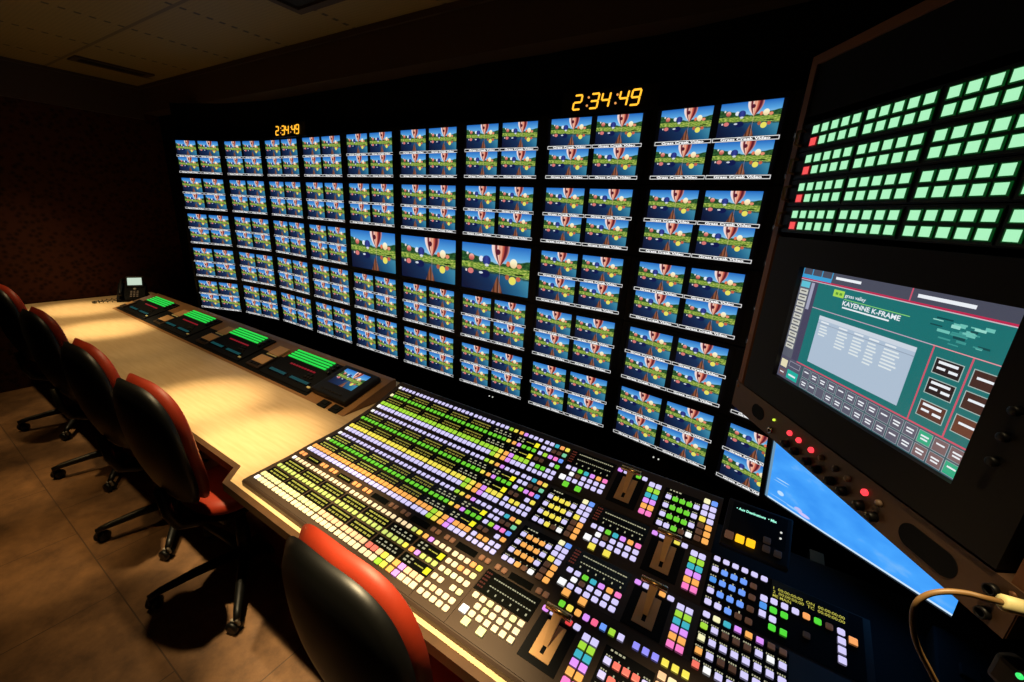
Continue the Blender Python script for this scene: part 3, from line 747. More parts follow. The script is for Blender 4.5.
# transition modules: display and lever
for s in (1, 2, 3, 4):
    x0 = TRX[s]
    d_ = MB().slab((x0 - .9) * B, -2.45 * B, (x0 + 6.7) * B, .75 * B, -.0005, .001, M=SM(s, 0, 0)).build('display', M['dispblack'], mixer)
    g = MB()
    for k_ in range(5): dashes(g, x0 - .75, x0 + .05, .25 - .52 * k_, 3, .24, 1, s, .8)
    dashes(g, x0 + .5, x0 + 6.4, -.05 if s > 1 else .15, 18, .15, 0, s, .75); dashes(g, x0 + .6, x0 + 6.4, -1.15 if s > 1 else -.95, 16, .13, 0, s, .65)
    for k_ in range(6): dashes(g, x0 + .8 + k_ * 1.04, x0 + 1.05 + k_ * 1.04, -1.85, 1, .28, 0, s)
    g.build('display_text', [M['txt_w'], M['txt_r']], d_)
    fx = FX[s]; c0 = fx + 1.93
    f = link('fader_lever', None, mixer); f.empty_display_size = .02; f.matrix_local = SM(s, c0, -3.2)
    MB().box((0, .05 * B, -.0005), (4.3 * B, 5.5 * B, .004), bev=.002).build('surround', M['matte'], f)
    g = MB(); g.slab(-1.13 * B, -1.95 * B, -.22 * B, 2.3 * B, .0012, .0035).slab(.22 * B, -1.95 * B, 1.13 * B, 2.3 * B, .0012, .0035).slab(-.22 * B, -1.95 * B, .22 * B, -1.35 * B, .0012, .0035)
    g.build('tan_plate', M['tan'], f)
    MB().slab(-.22 * B, -1.35 * B, .22 * B, 2.3 * B, .0012, .0018).build('slot', M['matte'], f)
    g = MB(); A0 = Vector((0, -.45 * B, .002)); A1 = Vector((0, 2.35 * B, 1.95 * B)); dv = (A1 - A0)
    ang = math.atan2(dv.z, dv.y); AM = T(*A0) @ Matrix.Rotation(ang, 4, 'X')
    L_ = dv.length
    g.add([(-.26 * B, 0, -.004), (.26 * B, 0, -.004), (.26 * B, 0, .004), (-.26 * B, 0, .004), (-.5 * B, L_, -.004), (.5 * B, L_, -.004), (.5 * B, L_, .004), (-.5 * B, L_, .004)],
          [(3, 2, 1, 0), (4, 5, 6, 7), (0, 1, 5, 4), (1, 2, 6, 5), (2, 3, 7, 6), (3, 0, 4, 7)], M=AM)
    g.build('arm', M['tan'], f)
    MB().tube([(-1.5 * B, 2.4 * B, 1.98 * B), (-1.45 * B, 2.4 * B, 1.98 * B), (1.45 * B, 2.4 * B, 1.98 * B), (1.5 * B, 2.4 * B, 1.98 * B)], [.006, .0085, .0085, .006], 14).build('handle', M['handle'], f)
# legend marks over the keyer keys, dark windows in the gap row, timecode text
def keybed(s, x0, x1, t0, t1, fill):
    bed = plate(s, x0, x1, t0, t1, 'matte', 'key_bed', 0, .0006); g = MB(); fill(g); g.build('lettering', M['txt_w'], bed)
for s, (x0, x1, t0, t1) in {1: (56.4, 61.6, -6.7, .1), 2: (41.1, 46.4, -6.75, .2), 3: (41.2, 46.5, -5.95, .2), 4: (56.8, 61.9, -7.3, .2)}.items():
    def fill(g):
        k0 = KX[s][0]
        for r_ in range(4):
            for c_ in (0, 4): dashes(g, k0 + .965 * c_ - .35, k0 + .965 * c_ + .4, -1.48 - 1.55 * r_ + .68, 3, .16, 0, s, .7, z=.001)
            for c_ in (1, 2, 3): dashes(g, k0 + .965 * c_, k0 + .965 * c_ + .15, -1.48 - 1.55 * r_ + .6, 1, .25, 0, s, 1, z=.001)
        dashes(g, k0 - .1, k0 + 1.6, -.1, 4, .2, 0, s, .7, z=.001)
    keybed(s, x0, x1, t0, t1, fill)
bed2 = plate(2, 64.2, 79.5, -6.7, .7, 'matte', 'key_bed', 0, .0006)
for r_ in range(4):
    g = MB(); dashes(g, 64.9 - .35, 65.3, -1.43 - 1.53 * r_ + .66, 3, .18, 0, 2, .65, z=.001)
    for c_ in (1, 2, 3): dashes(g, 64.9 + 1.045 * c_, 65.05 + 1.045 * c_, -1.43 - 1.53 * r_ + .6, 1, .25, 0, 2, 1, z=.001)
    g.build('lettering', M['txt_w'], bed2)
def fill(g):
    for r_ in range(1, 5):
        for c_ in range(8): dashes(g, 65.06 + 1.055 * c_ - .4, 65.06 + 1.055 * c_ + .4, .27 - 1.6 * r_ + .70, 4, .18, 0, 3, .65, z=.001)
keybed(3, 64.5, 73.0, -5.9, .72, fill)
for k_ in range(6):
    x0 = 1.75 + 8.41 * k_
    if x0 + 3.2 > 47: continue
    d_ = MB().slab(x0 * B, -2.0 * B, (x0 + 3.2) * B, -1.05 * B, -.0005, .0012, M=SM(5, 0, 0)).build('display', M['dispblack'], mixer)
    if k_ < 2:
        g = MB(); dashes(g, x0 + .3, x0 + 2.8, -1.5, 6, .22, 0, 5, .8, z=.0018); g.build('display_text', M['txt_y'], d_)
d_ = MB().slab(70.9 * B, -1.6 * B, 78.2 * B, .7 * B, .0007, .0012, M=SM(2, 0, 0)).build('display', M['dispblack'], mixer)
g = MB()
add_text(g, '1  00:00:00:00  ON  00:00:00:00', 71.1 * B, -.55 * B, 77.9 * B, -.18 * B, .0017, 0, SM(2, 0, 0), .01)
add_text(g, '2  00:00:00:00  TC  00:00:00:00', 71.1 * B, -1.05 * B, 77.9 * B, -.68 * B, .0017, 0, SM(2, 0, 0), .01)
add_text(g, 'ME MAIN', 71.1 * B, -1.55 * B, 72.9 * B, -1.18 * B, .0017, 0, SM(2, 0, 0), .01)
g.build('display_text', M['txt_y'], d_)

# ------------------------------------------------------------------ auxiliary panel behind the mixer's right end
et, nn_, o_ = frame(1)
P_ = o_ + Vector(((65.0 - 64.02) * B, 0, 0)) + et * (-4.9 * B) + nn_ * .004
t = thing('aux_panel', 'dark auxiliary panel with two glowing yellow keys below the tall blue screen', 'control panel', basis(P_ + et * (-.85 * B), (1, 0, 0), et, nn_))
MB().box((3.5 * B, 3.6 * B, .010), (7.6 * B, 7.4 * B, .02), bev=.005).build('housing', M['darkgrey'], t)
MB().slab(.3 * B, 2.2 * B, 6.7 * B, 6.9 * B, .0195, .0205).build('faceplate', M['matte'], t)
g = MB(); add_text(g, '\u2022 Aux Destinations  \u2022 Mix', .75 * B, 5.72 * B, 5.5 * B, 6.14 * B, .0212, 0, None, .03); g.build('display_text', M['txt_c'], t)
for k_, ch in enumerate(('d', 'Y', 'Y')): MB().box(((.55 + 1.24 * k_) * B, 1.30 * B, .024), (1.0 * B, 1.02 * B, .009), bev=.003).build('button', capmat('d') if ch == 'd' else em('amber_key', (255, 186, 24), 1.35), t)
for x, y in ((4.7, 2.6), (4.75, 1.4), (6.0, 1.3)): MB().box((x * B, y * B, .0235), (.85 * B, .85 * B, .008), bev=.003).build('button', capmat('k'), t)
for y in (4.6, 3.7): MB().lathe([(.003, .02), (.003, .0225)], 8, M=T(6.1 * B, y * B, 0)).build('indicator', M['whiteled'], t)
# dark keyboard tray to its right
t = thing('trackball_keyboard', 'unlit dark keyboard panel lying right of the auxiliary panel', 'keyboard', T(.44, .98, ZD) @ RZ(-10))
MB().box((.30, .17, .03), (.56, .32, .055), bev=.008).build('body', M['matte'], t)
for r_ in range(3):
    for c_ in range(7): MB().box((.08 + c_ * .055, .09 + r_ * .06, .060), (.038, .038, .009), bev=.004).build('key', M['matte'], t)
MB().lathe([(.03, .055), (.028, .067), (.018, .077), (.001, .081)], 20, M=T(.50, .15, 0)).build('trackball', M['darkgrey'], t)

# ------------------------------------------------------------------ blue computer monitor
zb = .84
def hitz(x, y, z):
    d = ray(x, y); k_ = (z - CHT) / d.z; return Vector((d.x * k_, d.y * k_, z))
a, b_ = hitz(765, 495, zb), hitz(952.5, 616.5, zb)
ex = (b_ - a).normalized(); wb = (b_ - a).length; nb = Vector((-ex.y, ex.x, 0)); th = R(-9)
eu = Vector((0, 0, 1)) * math.cos(th) + nb * math.sin(th); en = ex.cross(eu)
t = thing('computer_monitor', 'computer monitor with a bright blue desktop picture behind the audio strip', 'monitor', basis(a, ex, eu, en))
hb = wb * 9 / 16
MB().slab(-.018, -.020, wb + .018, hb + .018, -.04, -.002).build('housing', M['black'], t)
g = MB().slab(-.018, 0, 0, hb, -.002, .006).slab(wb, 0, wb + .018, hb, -.002, .006).slab(-.018, -.02, wb + .018, 0, -.002, .006).slab(-.018, hb, wb + .018, hb + .018, -.002, .006)
g.build('bezel', M['black'], t)
def blue_mat():
    m, nt, b = newmat('blue_desktop'); X.nt = nt
    uvn = nt.nodes.new('ShaderNodeUVMap'); sp = nt.nodes.new('ShaderNodeSeparateXYZ'); nt.links.new(uvn.outputs[0], sp.inputs[0])
    u, v = X(sp.outputs[0]), X(sp.outputs[1]); n1 = noise2(u, v, 5, 4, 3.)
    c = gradc(n1, [(.35, (58, 150, 246)), (.6, (72, 166, 255)), (.75, (120, 186, 250))])
    for cx, cy, rx, ry, col in ((.10, .16, .022, .03, (190, 224, 255)), (.225, .085, .026, .032, (190, 190, 246)), (.265, .062, .035, .022, (206, 196, 250)), (.10, .075, .07, .008, (130, 190, 255)), (.19, .065, .04, .014, (140, 200, 255)), (.10, .34, .045, .008, (170, 214, 255)), (.09, .30, .05, .006, (150, 204, 255))):
        c = xmix(ell(u, v, cx, cy, rx, ry, 2), c, lin(col))
    c = xmix(above(.022, v, 400), c, lin((206, 232, 255)))
    c = xmix(above(.018, u, 400), c, lin((110, 150, 180)))
    nt.links.new(c, b.inputs['Emission Color']); b.inputs['Emission Strength'].default_value = 1.0; b.inputs['Base Color'].default_value = (.01, .01, .01, 1)
    return m
me = bpy.data.meshes.new('screen'); me.from_pydata([(0, 0, 0), (wb, 0, 0), (wb, hb, 0), (0, hb, 0)], [], [(0, 1, 2, 3)])
uvl = me.uv_layers.new(name='UVMap')
for i, q in enumerate([(0, 0), (1, 0), (1, 1), (0, 1)]): uvl.data[i].uv = q
me.materials.append(blue_mat()); link('screen', me, t)
g = MB().slab(wb / 2 - .03, .04, wb / 2 + .03, .12, -.07, -.04); g.tube([(wb / 2, .08, -.06), (wb / 2, .02, -.09), (wb / 2, -.085, -.10)], .018, 12)
g.build('stand', M['matte'], t)

# ------------------------------------------------------------------ hanging rack with buttons, touchscreen and audio strip
AZr = R(-56.9); EA = Vector((math.cos(AZr), math.sin(AZr), 0)); NA = Vector((-math.sin(AZr), math.cos(AZr), 0)); DR = .495
def RK(s, z, out=0):       # origin at (s, z) on the rack's front plane; x along the rack, y up, z towards the viewer
    return basis(EA * s + NA * (DR - out) + Vector((0, 0, z)), EA, Vector((0, 0, 1)), -NA)
S0, S1, Z0, Z1 = -.8045, -.2935, 1.391, 2.028
rack = thing('equipment_rack', 'hanging equipment rack with brown metal edges over the mixer panel', 'rack', RK(S0, Z0))
rw, rh = S1 - S0, Z1 - Z0; e = .0145
g = MB().slab(0, 0, e, rh, -.30, .002).slab(rw - e, 0, rw, rh, -.30, .002).slab(e, rh - e, rw - e, rh, -.30, .002)
g.build('frame', M['rackmetal'], rack)
MB().slab(e, 0.002, rw - e, rh - e, -.30, -.29).slab(e, 0.0, rw - e, .004, -.29, -.01).build('back_cover', M['matte'], rack)
MB().slab(e, 1.935 - Z0, rw - e, rh - e, -.006, -.002).build('blank_panel', M['matte'], rack)
g = MB().box((rw * .62, rh + .34, -.2), (.07, .64, .05), bev=.005); g.box((rw * .62, rh + .645, -.2), (.2, .01, .16))
g.build('ceiling_bracket', M['black'], rack)
gx = [-.7620, -.6515, -.5385, -.4275]
bw, bp_ = .0165, .0211
cnt = 0
zrow = [(1.9103, 1.892), (1.8655, 1.8473), (1.8209, 1.8028), (1.7765, 1.7579)]
pn = ['topmost', 'second', 'third', 'lowest']
def lit_key(top_, rim_): return MB().box((0, 0, .0006), (bw + .0006, .0142, .0022), 1).slab(-bw / 2 + .0016, -.0058, bw / 2 - .0016, .0058, .0017, .0021, 0).mesh('button', [top_, rim_])
gk = lit_key(M['greenkey'], M['greenrim'])
rk_ = lit_key(M['redkey'], em('red_button_rim', (120, 16, 20), .5))
for k_, (za, zb2) in enumerate(zrow):
    zc = (za + zb2) / 2
    t = thing('button_panel', 'rack panel of green lit buttons with one red, %s of four above the touchscreen' % pn[k_], 'button panel', RK(S0 + e, zc - .0222), 'green button panels in the rack')
    MB().slab(0, .0006, rw - 2 * e, .0438, -.03, -.001).build('faceplate', M['black'], t)
    for gi, x0 in enumerate(gx):
        MB().box((x0 - .0022 + .0515 - (S0 + e) - .0, .0222, -.0006), (.108, .039, .0016), bev=.0005).build('button_bed', M['greenback'], t)
        for r_, zz in enumerate((za, zb2)):
            for c_ in range(5):
                x = x0 + c_ * bp_ + bw / 2 - (S0 + e)
                if x + bw / 2 > rw - 2 * e: continue
                red = (gi == 0 and c_ == 0 and r_ == 1)
                link('button', rk_ if red else gk, t, T(x, zz - (zc - .0222), 0), **({'label': 'red lit button'} if red else {}))
    MB().tube([(.007, .010, 0), (.007, .012, .012), (.007, .032, .012), (.007, .034, 0)], .003, 8).build('handle', M['rackmetal'], t)
# touchscreen
tx0, tx1, tz0, tz1 = -.7015, -.381, 1.4998, 1.6926
t = thing('touchscreen', 'touchscreen with a teal menu page mounted in the rack below the green buttons', 'touchscreen', RK(tx0, tz0))
tw_, th_ = tx1 - tx0, tz1 - tz0
bl_, br_, bb, bt = .075, .062, .052, .045
g = MB().slab(-bl_, -bb, 0, th_ + bt, -.04, .006).slab(tw_, -bb, tw_ + br_, th_ + bt, -.04, .006).slab(0, -bb, tw_, 0, -.04, .006).slab(0, th_, tw_, th_ + bt, -.04, .006)
g.build('bezel', M['darkgrey'], t)
MB().slab(-.0, -.0, tw_, th_, -.04, -.004).build('backing', M['matte'], t)
UI = {}
def ui(c, k_=1.0):
    if c not in UI: UI[c] = len(UI)
    return UI[c]
g = MB()
def ur(u0, v0, u1, v1, c, z=.0):
    g.rect(u0 * tw_, (1 - v1) * th_, u1 * tw_, (1 - v0) * th_, -.003 + z, ui(c))
def uo(u0, v0, u1, v1, c, w=.003, z=.0):
    ur(u0, v0, u1, v0 + w * 1.6, c, z); ur(u0, v1 - w * 1.6, u1, v1, c, z); ur(u0, v0, u0 + w, v1, c, z); ur(u1 - w, v0, u1, v1, c, z)
TEAL, GREYB, PINK, WHT, BRN = (24, 112, 112), (74, 76, 92), (206, 84, 108), (240, 244, 250), (66, 40, 38)
ur(0, 0, 1, 1, TEAL)
ur(0, 0, 1, .085, GREYB, .0002); ur(0, .085, 1, .098, (190, 40, 80), .0004); ur(0, .098, 1, .104, (200, 190, 200), .0004); ur(.613, 0, .619, .09, PINK, .0004)
ur(0, .055, .205, .088, (60, 160, 214), .0004)
for q in range(4): ur(-.0 + q * .0667, 0, .006 + q * .0667, .06, (60, 160, 214), .0004)
ur(.228, .03, .375, .05, WHT, .0004); ur(.643, .034, .85, .056, WHT, .0004)
ur(.078, .104, .128, .80, (70, 66, 92), .0002); ur(0, .104, .078, .80, (92, 96, 110), .0002); ur(0, .80, .17, 1, (84, 84, 104), .0002)
ur(.008, .115, .072, .165, (96, 196, 216), .0004)
for q in range(10): ur(.010, .18 + q * .055, .070, .222 + q * .055, (206, 206, 196), .0004); ur(.02, .194 + q * .055, .06, .204 + q * .055, (90, 90, 90), .0006)
ur(.082, .115, .104, .34, (164, 166, 190), .0004)
ur(.01, .83, .06, .90, (232, 224, 186), .0004); uo(.075, .82, .16, .87, (160, 160, 176), .003, .0004); ur(.075, .90, .16, .98, (30, 176, 160), .0004); ur(.01, .92, .06, .98, (110, 84, 90), .0004); ur(.02, .945, .05, .955, WHT, .0006); ur(.09, .935, .145, .95, WHT, .0006)
ur(.128, .306, .757, .312, (196, 170, 190), .0004); ur(.124, .795, 1, .806, PINK, .0006); ur(.757, .306, 1.0, .312, (230, 150, 160), .0004)
ur(.762, .312, .768, .80, PINK, .0004); ur(.897, .312, .903, .80, PINK, .0004)
ur(.194, .354, .708, .753, (176, 194, 214), .0004); ur(.194, .354, .708, .385, (206, 216, 228), .0006); ur(.194, .41, .708, .416, (150, 166, 186), .0006)
for q in range(5):
    u0 = (.215, .33, .42, .50, .58)[q]
    for k_ in range((4, 6, 6, 7, 6)[q]): ur(u0, .425 + k_ * .024, u0 + (.055, .06, .06, .05, .075)[q] * (.8 + .2 * ((k_ * 7 + q) % 3) / 2), .436 + k_ * .024, (226, 234, 236), .0008)
    ur(u0, .393, u0 + .05, .405, (232, 238, 242), .0008)
ur(.238, .125, .303, .178, (170, 220, 80), .0004); ur(.252, .143, .268, .162, (90, 150, 60), .0006); ur(.276, .143, .292, .162, (90, 150, 60), .0006)
ur(.31, .180, .64, .185, (140, 220, 110), .0004)
add_text(g, 'grass valley', .31 * tw_, (1 - .172) * th_, .425 * tw_, (1 - .138) * th_, -.0025, ui(WHT), None, .01)
add_text(g, 'KAYENNE K-FRAME', .308 * tw_, (1 - .228) * th_, .605 * tw_, (1 - .193) * th_, -.0025, ui(WHT), None, .02)
ur(.311, .239, .56, .250, WHT, .0004)
# a pale teal technical picture at the upper right of the page
rg = random.Random(11)
for q in range(26):
    u0 = rg.uniform(.72, .90); v0 = rg.uniform(.135, .275); ur(u0, v0, u0 + rg.uniform(.02, .06), v0 + rg.uniform(.006, .02), rg.choice(((110, 196, 184), (60, 150, 144), (150, 220, 206), (14, 70, 74))), .0004 + q * .00001)
for q, (v0, v1) in enumerate(((.372, .462), (.50, .592), (.642, .738))):
    ur(.788, v0, .882, v1, (36, 26, 32) if q < 2 else (90, 52, 46), .0004); uo(.786, v0 - .004, .884, v1 + .004, (170, 190, 186), .003, .0006)
    ur(.80, v0 + .012, .868, v0 + .028, WHT, .0008); ur(.80, v0 + .048, .83, v0 + .062, WHT, .0008); ur(.842, v0 + .05, .873, v0 + .066, WHT, .0008)
    ur(.915, v0 - .005, 1.0, v1, BRN if q < 2 else (104, 60, 48), .0004); uo(.913, v0 - .009, 1.003, v1 + .004, (170, 190, 186), .003, .0006); ur(.93, v0 + .028, .99, v0 + .042, WHT, .0008)
ur(.17, .806, 1, 1, (60, 92, 100), .0002)
for r_ in range(2):
    for q in range(14):
        u0 = .188 + q * .0577; v0 = .818 + r_ * .092
        col = (40, 170, 130) if (q, r_) in ((11, 0), (13, 1)) else (92, 92, 110) if q < 11 else (120, 96, 100)
        ur(u0, v0, u0 + .050, v0 + .078, col, .0004); uo(u0 - .001, v0 - .002, u0 + .051, v0 + .080, (160, 166, 176), .002, .0006)
        if (q, r_) != (2, 1):
            ur(u0 + .01, v0 + .024, u0 + .040, v0 + .034, WHT, .0008)
            if (q * 3 + r_) % 4: ur(u0 + .012, v0 + .044, u0 + .038, v0 + .054, WHT, .0008)
mats = [None] * len(UI)
for c, i in UI.items(): mats[i] = em('menu_colour_%d' % i, c, .95, base=.02, rough=.25)
g.build('screen', mats, t)
for zz in (.072, .045, .10): MB().lathe([(.0048, 0), (.0048, .005), (.003, .006)], 18, M=T(tw_ + .026, zz, .006)).build('knob', M['black'], t)
# audio strip
t = thing('audio_monitor', 'brown audio monitor strip with red lamps and black knobs below the touchscreen', 'audio unit', RK(S0, 1.3895))
MB().slab(.0005, .0005, rw - .0005, .0545, -.20, .004).build('faceplate', M['strip'], t)
def rk(s, z): return s - S0, z - 1.3895
for s_, lit in ((-.6224, 1), (-.5995, 1), (-.5704, 1), (-.5486, 0), (-.5204, 0), (-.4971, 0), (-.4672, 1), (-.4454, 0)):
    x, z = rk(s_, 1.4239); MB().lathe([(.0045, 0), (.0045, .003), (.0028, .005), (.0005, .0055)], 12, M=T(x, z, .004)).build('lamp', M['redled'] if lit else M['offled'], t, **({'label': 'red lit lamp'} if lit else {}))
    x, z = rk(s_, 1.4032); k2 = MB().lathe([(.0066, 0), (.006, .009), (.0045, .0105), (.0005, .0106)], 18, M=T(x, z, .004)).build('knob', M['black'], t)
    MB().box((x - .0025, z + .0025, .0148), (.0012, .004, .0006), M=None).build('pointer', M['grey'], k2)
x, z = rk(-.6668, 1.4252); MB().lathe([(.0022, 0), (.0022, .003)], 10, M=T(x, z, .004)).build('lamp', M['yellowled'], t, label='tiny lime lamp')
x, z = rk(-.6692, 1.4030); MB().lathe([(.0055, 0), (.0055, .004), (.0035, .004), (.0035, .001)], 16, M=T(x, z, .004)).build('jack', M['chrome'], t)
def oval(w, h, n=28): return [(w * math.cos(2 * PI * k_ / n), h * (1 if abs(math.sin(2 * PI * k_ / n)) < 1 else 1) * math.sin(2 * PI * k_ / n)) for k_ in range(n)]
def pill(w, h, n=12):
    r_ = h; return [((w - r_) * (1 if math.cos(a_) >= 0 else -1) + r_ * math.cos(a_), r_ * math.sin(a_)) for a_ in [2 * PI * (k_ + .5) / (4 * n) for k_ in range(4 * n)]]
x, z = rk(-.3795, 1.4147); gr = MB().prism(pill(.034, .0145), .004, .0046, M=T(x, z, 0)).build('speaker_grille', M['matte'], t)
x, z = rk(-.716, 1.416); MB().prism(pill(.019, .0125), .004, .0046, M=T(x, z, 0)).build('speaker_grille', M['matte'], t)
for s_, z_ in ((-.3148, 1.4272), (-.313, 1.400)):
    x, z = rk(s_, z_); MB().lathe([(.006, 0), (.006, .006), (.004, .006), (.004, .002)], 16, M=T(x, z, .004)).build('jack', M['black'], t)
for s_ in (S0 + .008, S1 - .008):
    x, z = rk(s_, 1.4355); MB().lathe([(.0035, 0), (.0035, .001), (.001, .002)], 10, M=T(x, z, .004)).build('screw', M['rackmetal'], t)
# green lamp under the strip's right end, cable
P_ = RK(-.2837, 1.3734).translation
t = thing('lamp_pod', 'small black pod with a green lamp under the right end of the rack', 'indicator', RK(-.2837, 1.3734))
MB().box((.02, -.012, -.004), (.06, .030, .02), bev=.005).build('body', M['black'], t)
MB().lathe([(.0026, 0), (.0026, .002), (.001, .003)], 12, M=T(.012, 0, .006)).build('lamp', M['greenled'], t)
t = thing('cable', 'brown cable with a pale taped plug looping down from the rack', 'cable', RK(-.30, 1.41, .03))
ti = t.matrix_world.inverted()
def atd(x, y, d):
    r_ = ray(x, y); return ti @ (Vector((0, 0, CHT)) + r_ * (d / r_.dot(CF)))
path = [(1002, 602, .375), (985, 598, .375), (968, 593.5, .38), (948, 591.5, .385), (931, 593.5, .39), (919, 600, .395), (913.5, 610, .40), (912.5, 622, .405), (914.5, 637, .41), (920, 652, .415), (928, 667, .42), (937, 684, .425), (950, 706, .43), (966, 735, .45)]
pp = [atd(*q) for q in path]; sm_ = []
for i in range(len(pp) - 1):
    p0, p1, p2, p3 = pp[max(i - 1, 0)], pp[i], pp[i + 1], pp[min(i + 2, len(pp) - 1)]
    for k_ in range(5):
        a_ = k_ / 5.; sm_.append(.5 * ((2 * p1) + (p2 - p0) * a_ + (2 * p0 - 5 * p1 + 4 * p2 - p3) * a_ * a_ + (3 * p1 - p0 - 3 * p2 + p3) * a_ ** 3))
MB().tube(sm_ + [pp[-1]], .0026, 10).build('cord', M['cable'], t)
MB().tube([atd(1001, 602, .375), atd(1003, 602.5, .375), atd(1030, 610, .372), atd(1060, 619, .37)], [.004, .0072, .0072, .006], 14).build('taped_plug', M['tagpale'], t, label='pale taped plug')

# ------------------------------------------------------------------ chairs
def pillow(hw, hh, th, bend, n=3.2, rings=9, seg=56, off_=0, scale=1.0, back=False):
    v = []; f = []
    def sp(a_, e_): return math.copysign(abs(a_) ** e_, a_)
    ringsL = [i / rings for i in range(1, rings + 1)]
    def P_(r_, a_, side):
        x = hw * scale * r_ * sp(math.cos(a_), 2 / n); z = hh * scale * r_ * sp(math.sin(a_), 2 / n)
        tt = th * math.sqrt(max(0, 1 - r_ ** 5)) * side
        return (x, tt + off_ + bend * x * x, z)
    v.append(P_(0, 0, -1)); 
    for r_ in ringsL:
        for k_ in range(seg): v.append(P_(r_, 2 * PI * k_ / seg, -1))
    nb_ = len(v); v.append(P_(0, 0, 1))
    for r_ in ringsL[:-1]:
        for k_ in range(seg): v.append(P_(r_, 2 * PI * k_ / seg, 1))
    def idx(side, ri, k_):
        if side < 0 or ri == rings: return 1 + (ri - 1) * seg + k_ % seg
        return nb_ + 1 + (ri - 1) * seg + k_ % seg
    for side in (-1, 1):
        for k_ in range(seg):
            tri = (0 if side < 0 else nb_, idx(side, 1, k_), idx(side, 1, k_ + 1)); f.append(tri if side < 0 else tri[::-1])
            for ri in range(1, rings):
                q = (idx(side, ri, k_), idx(side, ri + 1, k_), idx(side, ri + 1, k_ + 1), idx(side, ri, k_ + 1)); f.append(q if side < 0 else q[::-1])
    return v, f
def make_chair():
    t = thing('office_chair', '', 'chair')
    # backrest: local x lateral, z up; reclined away from the desk (towards -y)
    BM = T(0, -.222, .815) @ Matrix.Rotation(R(7), 4, 'X')
    def shape(v, flare=True):
        out = []
        for x, y, z in v:
            k_ = 1.0 - .26 * max(0, -z / .27) ** 2 - .10 * max(0, z / .27) ** 3
            out.append((x * k_, y + .05 * (z / .27) ** 2 * (.4 if z > 0 else .7) - .02, z))
        return out
    v, f = pillow(.218, .285, .030, .6); MB().add(shape(v), f, 0, True, BM).build('back_cushion', M['red'], t)
    v, f = pillow(.217, .283, .026, .6, off_=-.036); MB().add(shape(v), f, 0, True, BM).build('back_shell', M['shell'], t)
    SMx = T(0, .02, .475) @ Matrix.Rotation(R(90), 4, 'X')
    v, f = pillow(.185, .22, .04, -.25, n=3.0); MB().add(v, f, 0, True, T(0, .03, .478) @ Matrix.Rotation(R(-90), 4, 'X')).build('seat', M['red'], t)
    v, f = pillow(.178, .21, .022, -.25, n=3.0); MB().add(v, f, 0, True, T(0, .03, .432) @ Matrix.Rotation(R(-90), 4, 'X')).build('seat_shell', M['shell'], t)
    MB().tube([(0, -.02, .40), (0, -.17, .40), (0, -.235, .43), (0, -.262, .50), (0, -.275, .62)], [.028, .026, .024, .022, .018], 10).build('back_bracket', M['shell'], t)
    g = MB().box((0, 0, .385), (.16, .22, .05), bev=.012); g.build('tilt_mechanism', M['shell'], t)
    MB().tube([(.06, .03, .385), (.16, .04, .385), (.2, .05, .38)], [.005, .005, .009], 8).build('lever', M['shell'], t)
    MB().lathe([(.032, .085), (.030, .22), (.024, .225), (.020, .37)], 18).build('gas_column', M['shell'], t)
    MB().lathe([(.05, .075), (.05, .115), (.034, .128)], 18).build('hub', M['shell'], t)
    for k_ in range(5):
        a_ = R(-109 + 72 * k_); ux, uy = math.cos(a_), math.sin(a_)
        l = MB().tube([(ux * .04, uy * .04, .105), (ux * .20, uy * .20, .100), (ux * .33, uy * .33, .083), (ux * .370, uy * .370, .072)], [.024, .021, .016, .013], 10).build('leg', M['shell'], t)
        c = MB()
        ca = a_ + .9
        CM = T(ux * .365, uy * .365, 0) @ Matrix.Rotation(ca, 4, 'Z')
        for s_ in (-1, 1): c.lathe([(.010, -.009), (.026, -.008), (.028, 0), (.026, .008), (.010, .009)], 16, 0, M=CM @ T(-.018, s_ * .014, .028) @ Matrix.Rotation(R(90), 4, 'X'))
        c.box((-.012, 0, .047), (.046, .012, .022), 1, M=CM, bev=.005); c.lathe([(.008, .05), (.008, .075)], 10, 1, M=CM)
        c.build('caster', [M['shell'], M['grey'] if k_ in (1, 3) else M['shell']], l)
    return t
chair0 = make_chair()
chairs = [(-4.37, .745, 5, 'red and black office chair farthest along the desk, next to the end wall'),
          (-3.43, .735, 5, 'red and black office chair, second from the end wall'),
          (-2.57, .722, 5, 'red and black office chair in the middle of the row of five'),
          (-1.91, .725, 5.5, 'red and black office chair just left of the step in the desk edge'),
          (-.625, .655, 0, 'red and black office chair pushed up to the mixer panel, nearest of all')]
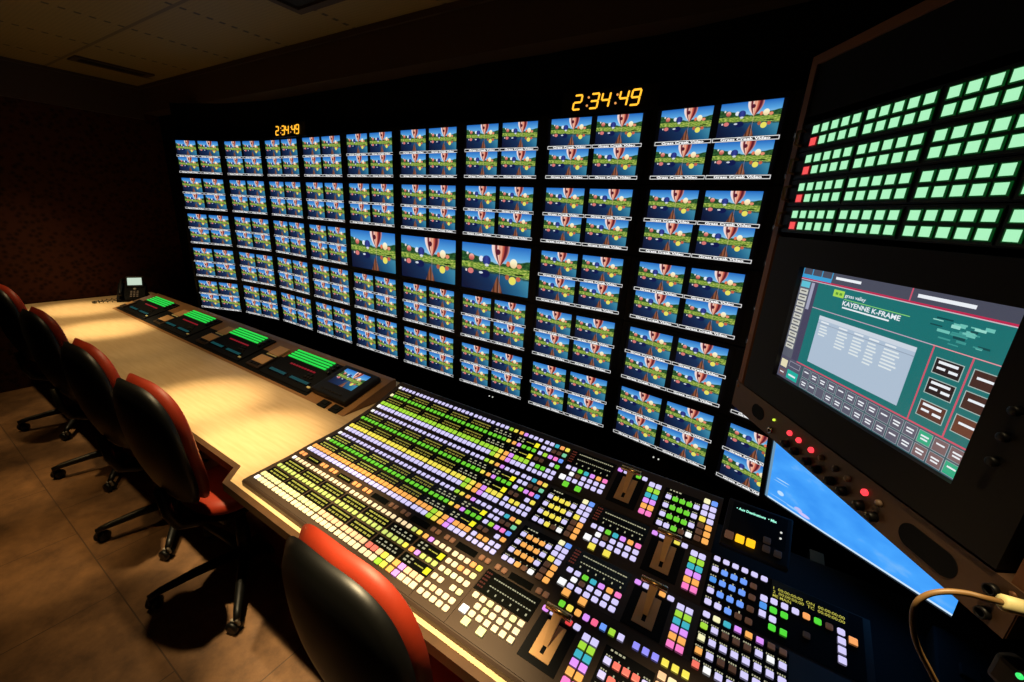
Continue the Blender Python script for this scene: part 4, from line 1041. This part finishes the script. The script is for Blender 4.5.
for i, (x, y, a_, lab) in enumerate(chairs):
    o = copy_tree(chair0) if i else chair0
    o['label'] = lab; o['group'] = 'office chairs along the control desk'
    o.matrix_world = T(x, y, 0) @ RZ(a_)

# ------------------------------------------------------------------ light
def spot(x, y, tx, ty, energy, ang=48, blend=.9, col=(1, .66, .27), z=2.62, tz=.745, r=.03):
    l = bpy.data.lights.new('spot_or_fill', 'SPOT'); l.energy = energy; l.spot_size = R(ang); l.spot_blend = blend; l.color = col; l.shadow_soft_size = r
    o = bpy.data.objects.new('spot_or_fill', l); COL.objects.link(o); o.location = (x, y, z)
    o.rotation_euler = (Vector((tx, ty, tz)) - Vector((x, y, z))).to_track_quat('-Z', 'Y').to_euler(); return o
WARM = (1, .77, .42)
for x, y, e_ in ((-5.0, .95, 230), (-4.15, .90, 270), (-3.25, .84, 30), (-2.33, .78, 260), (-1.74, .74, 290)):
    spot(x, .62, x, y, e_, ang=23, blend=1.0, col=WARM)
    spot(x, .62, x, y, max(100, e_) * .26, ang=54, blend=1.0, col=(1, .72, .36))  # wide fill added around each desk spot, not a lamp of its own
for x, y, e_ in ((-1.15, .58, 480), (-.55, .53, 560), (.05, .48, 300)):
    spot(x, .40, x, y, e_, ang=23, blend=1.0, col=WARM)
for x, y, e_ in ((-2.75, .18, 150), (-3.5, .24, 150), (-4.6, .2, 60)): spot(x, .14, x, y, e_, ang=20, blend=1., tz=0)
spot(-.25, .05, -.2, .75, 18, ang=30, blend=1., tz=1.65, z=2.6)  # extra spot added to brighten the rack, no known lamp there
w = bpy.data.worlds.new('world'); SC.world = w; w.use_nodes = True
w.node_tree.nodes['Background'].inputs[0].default_value = (.02, .015, .01, 1); w.node_tree.nodes['Background'].inputs[1].default_value = .1
SC.view_settings.view_transform = 'Standard'; SC.view_settings.look = 'None'; SC.view_settings.exposure = 0; SC.view_settings.gamma = 1
SC.view_settings.use_curve_mapping = False
SC.cycles.use_denoising = True; SC.cycles.max_bounces = 5; SC.cycles.sample_clamp_indirect = 4
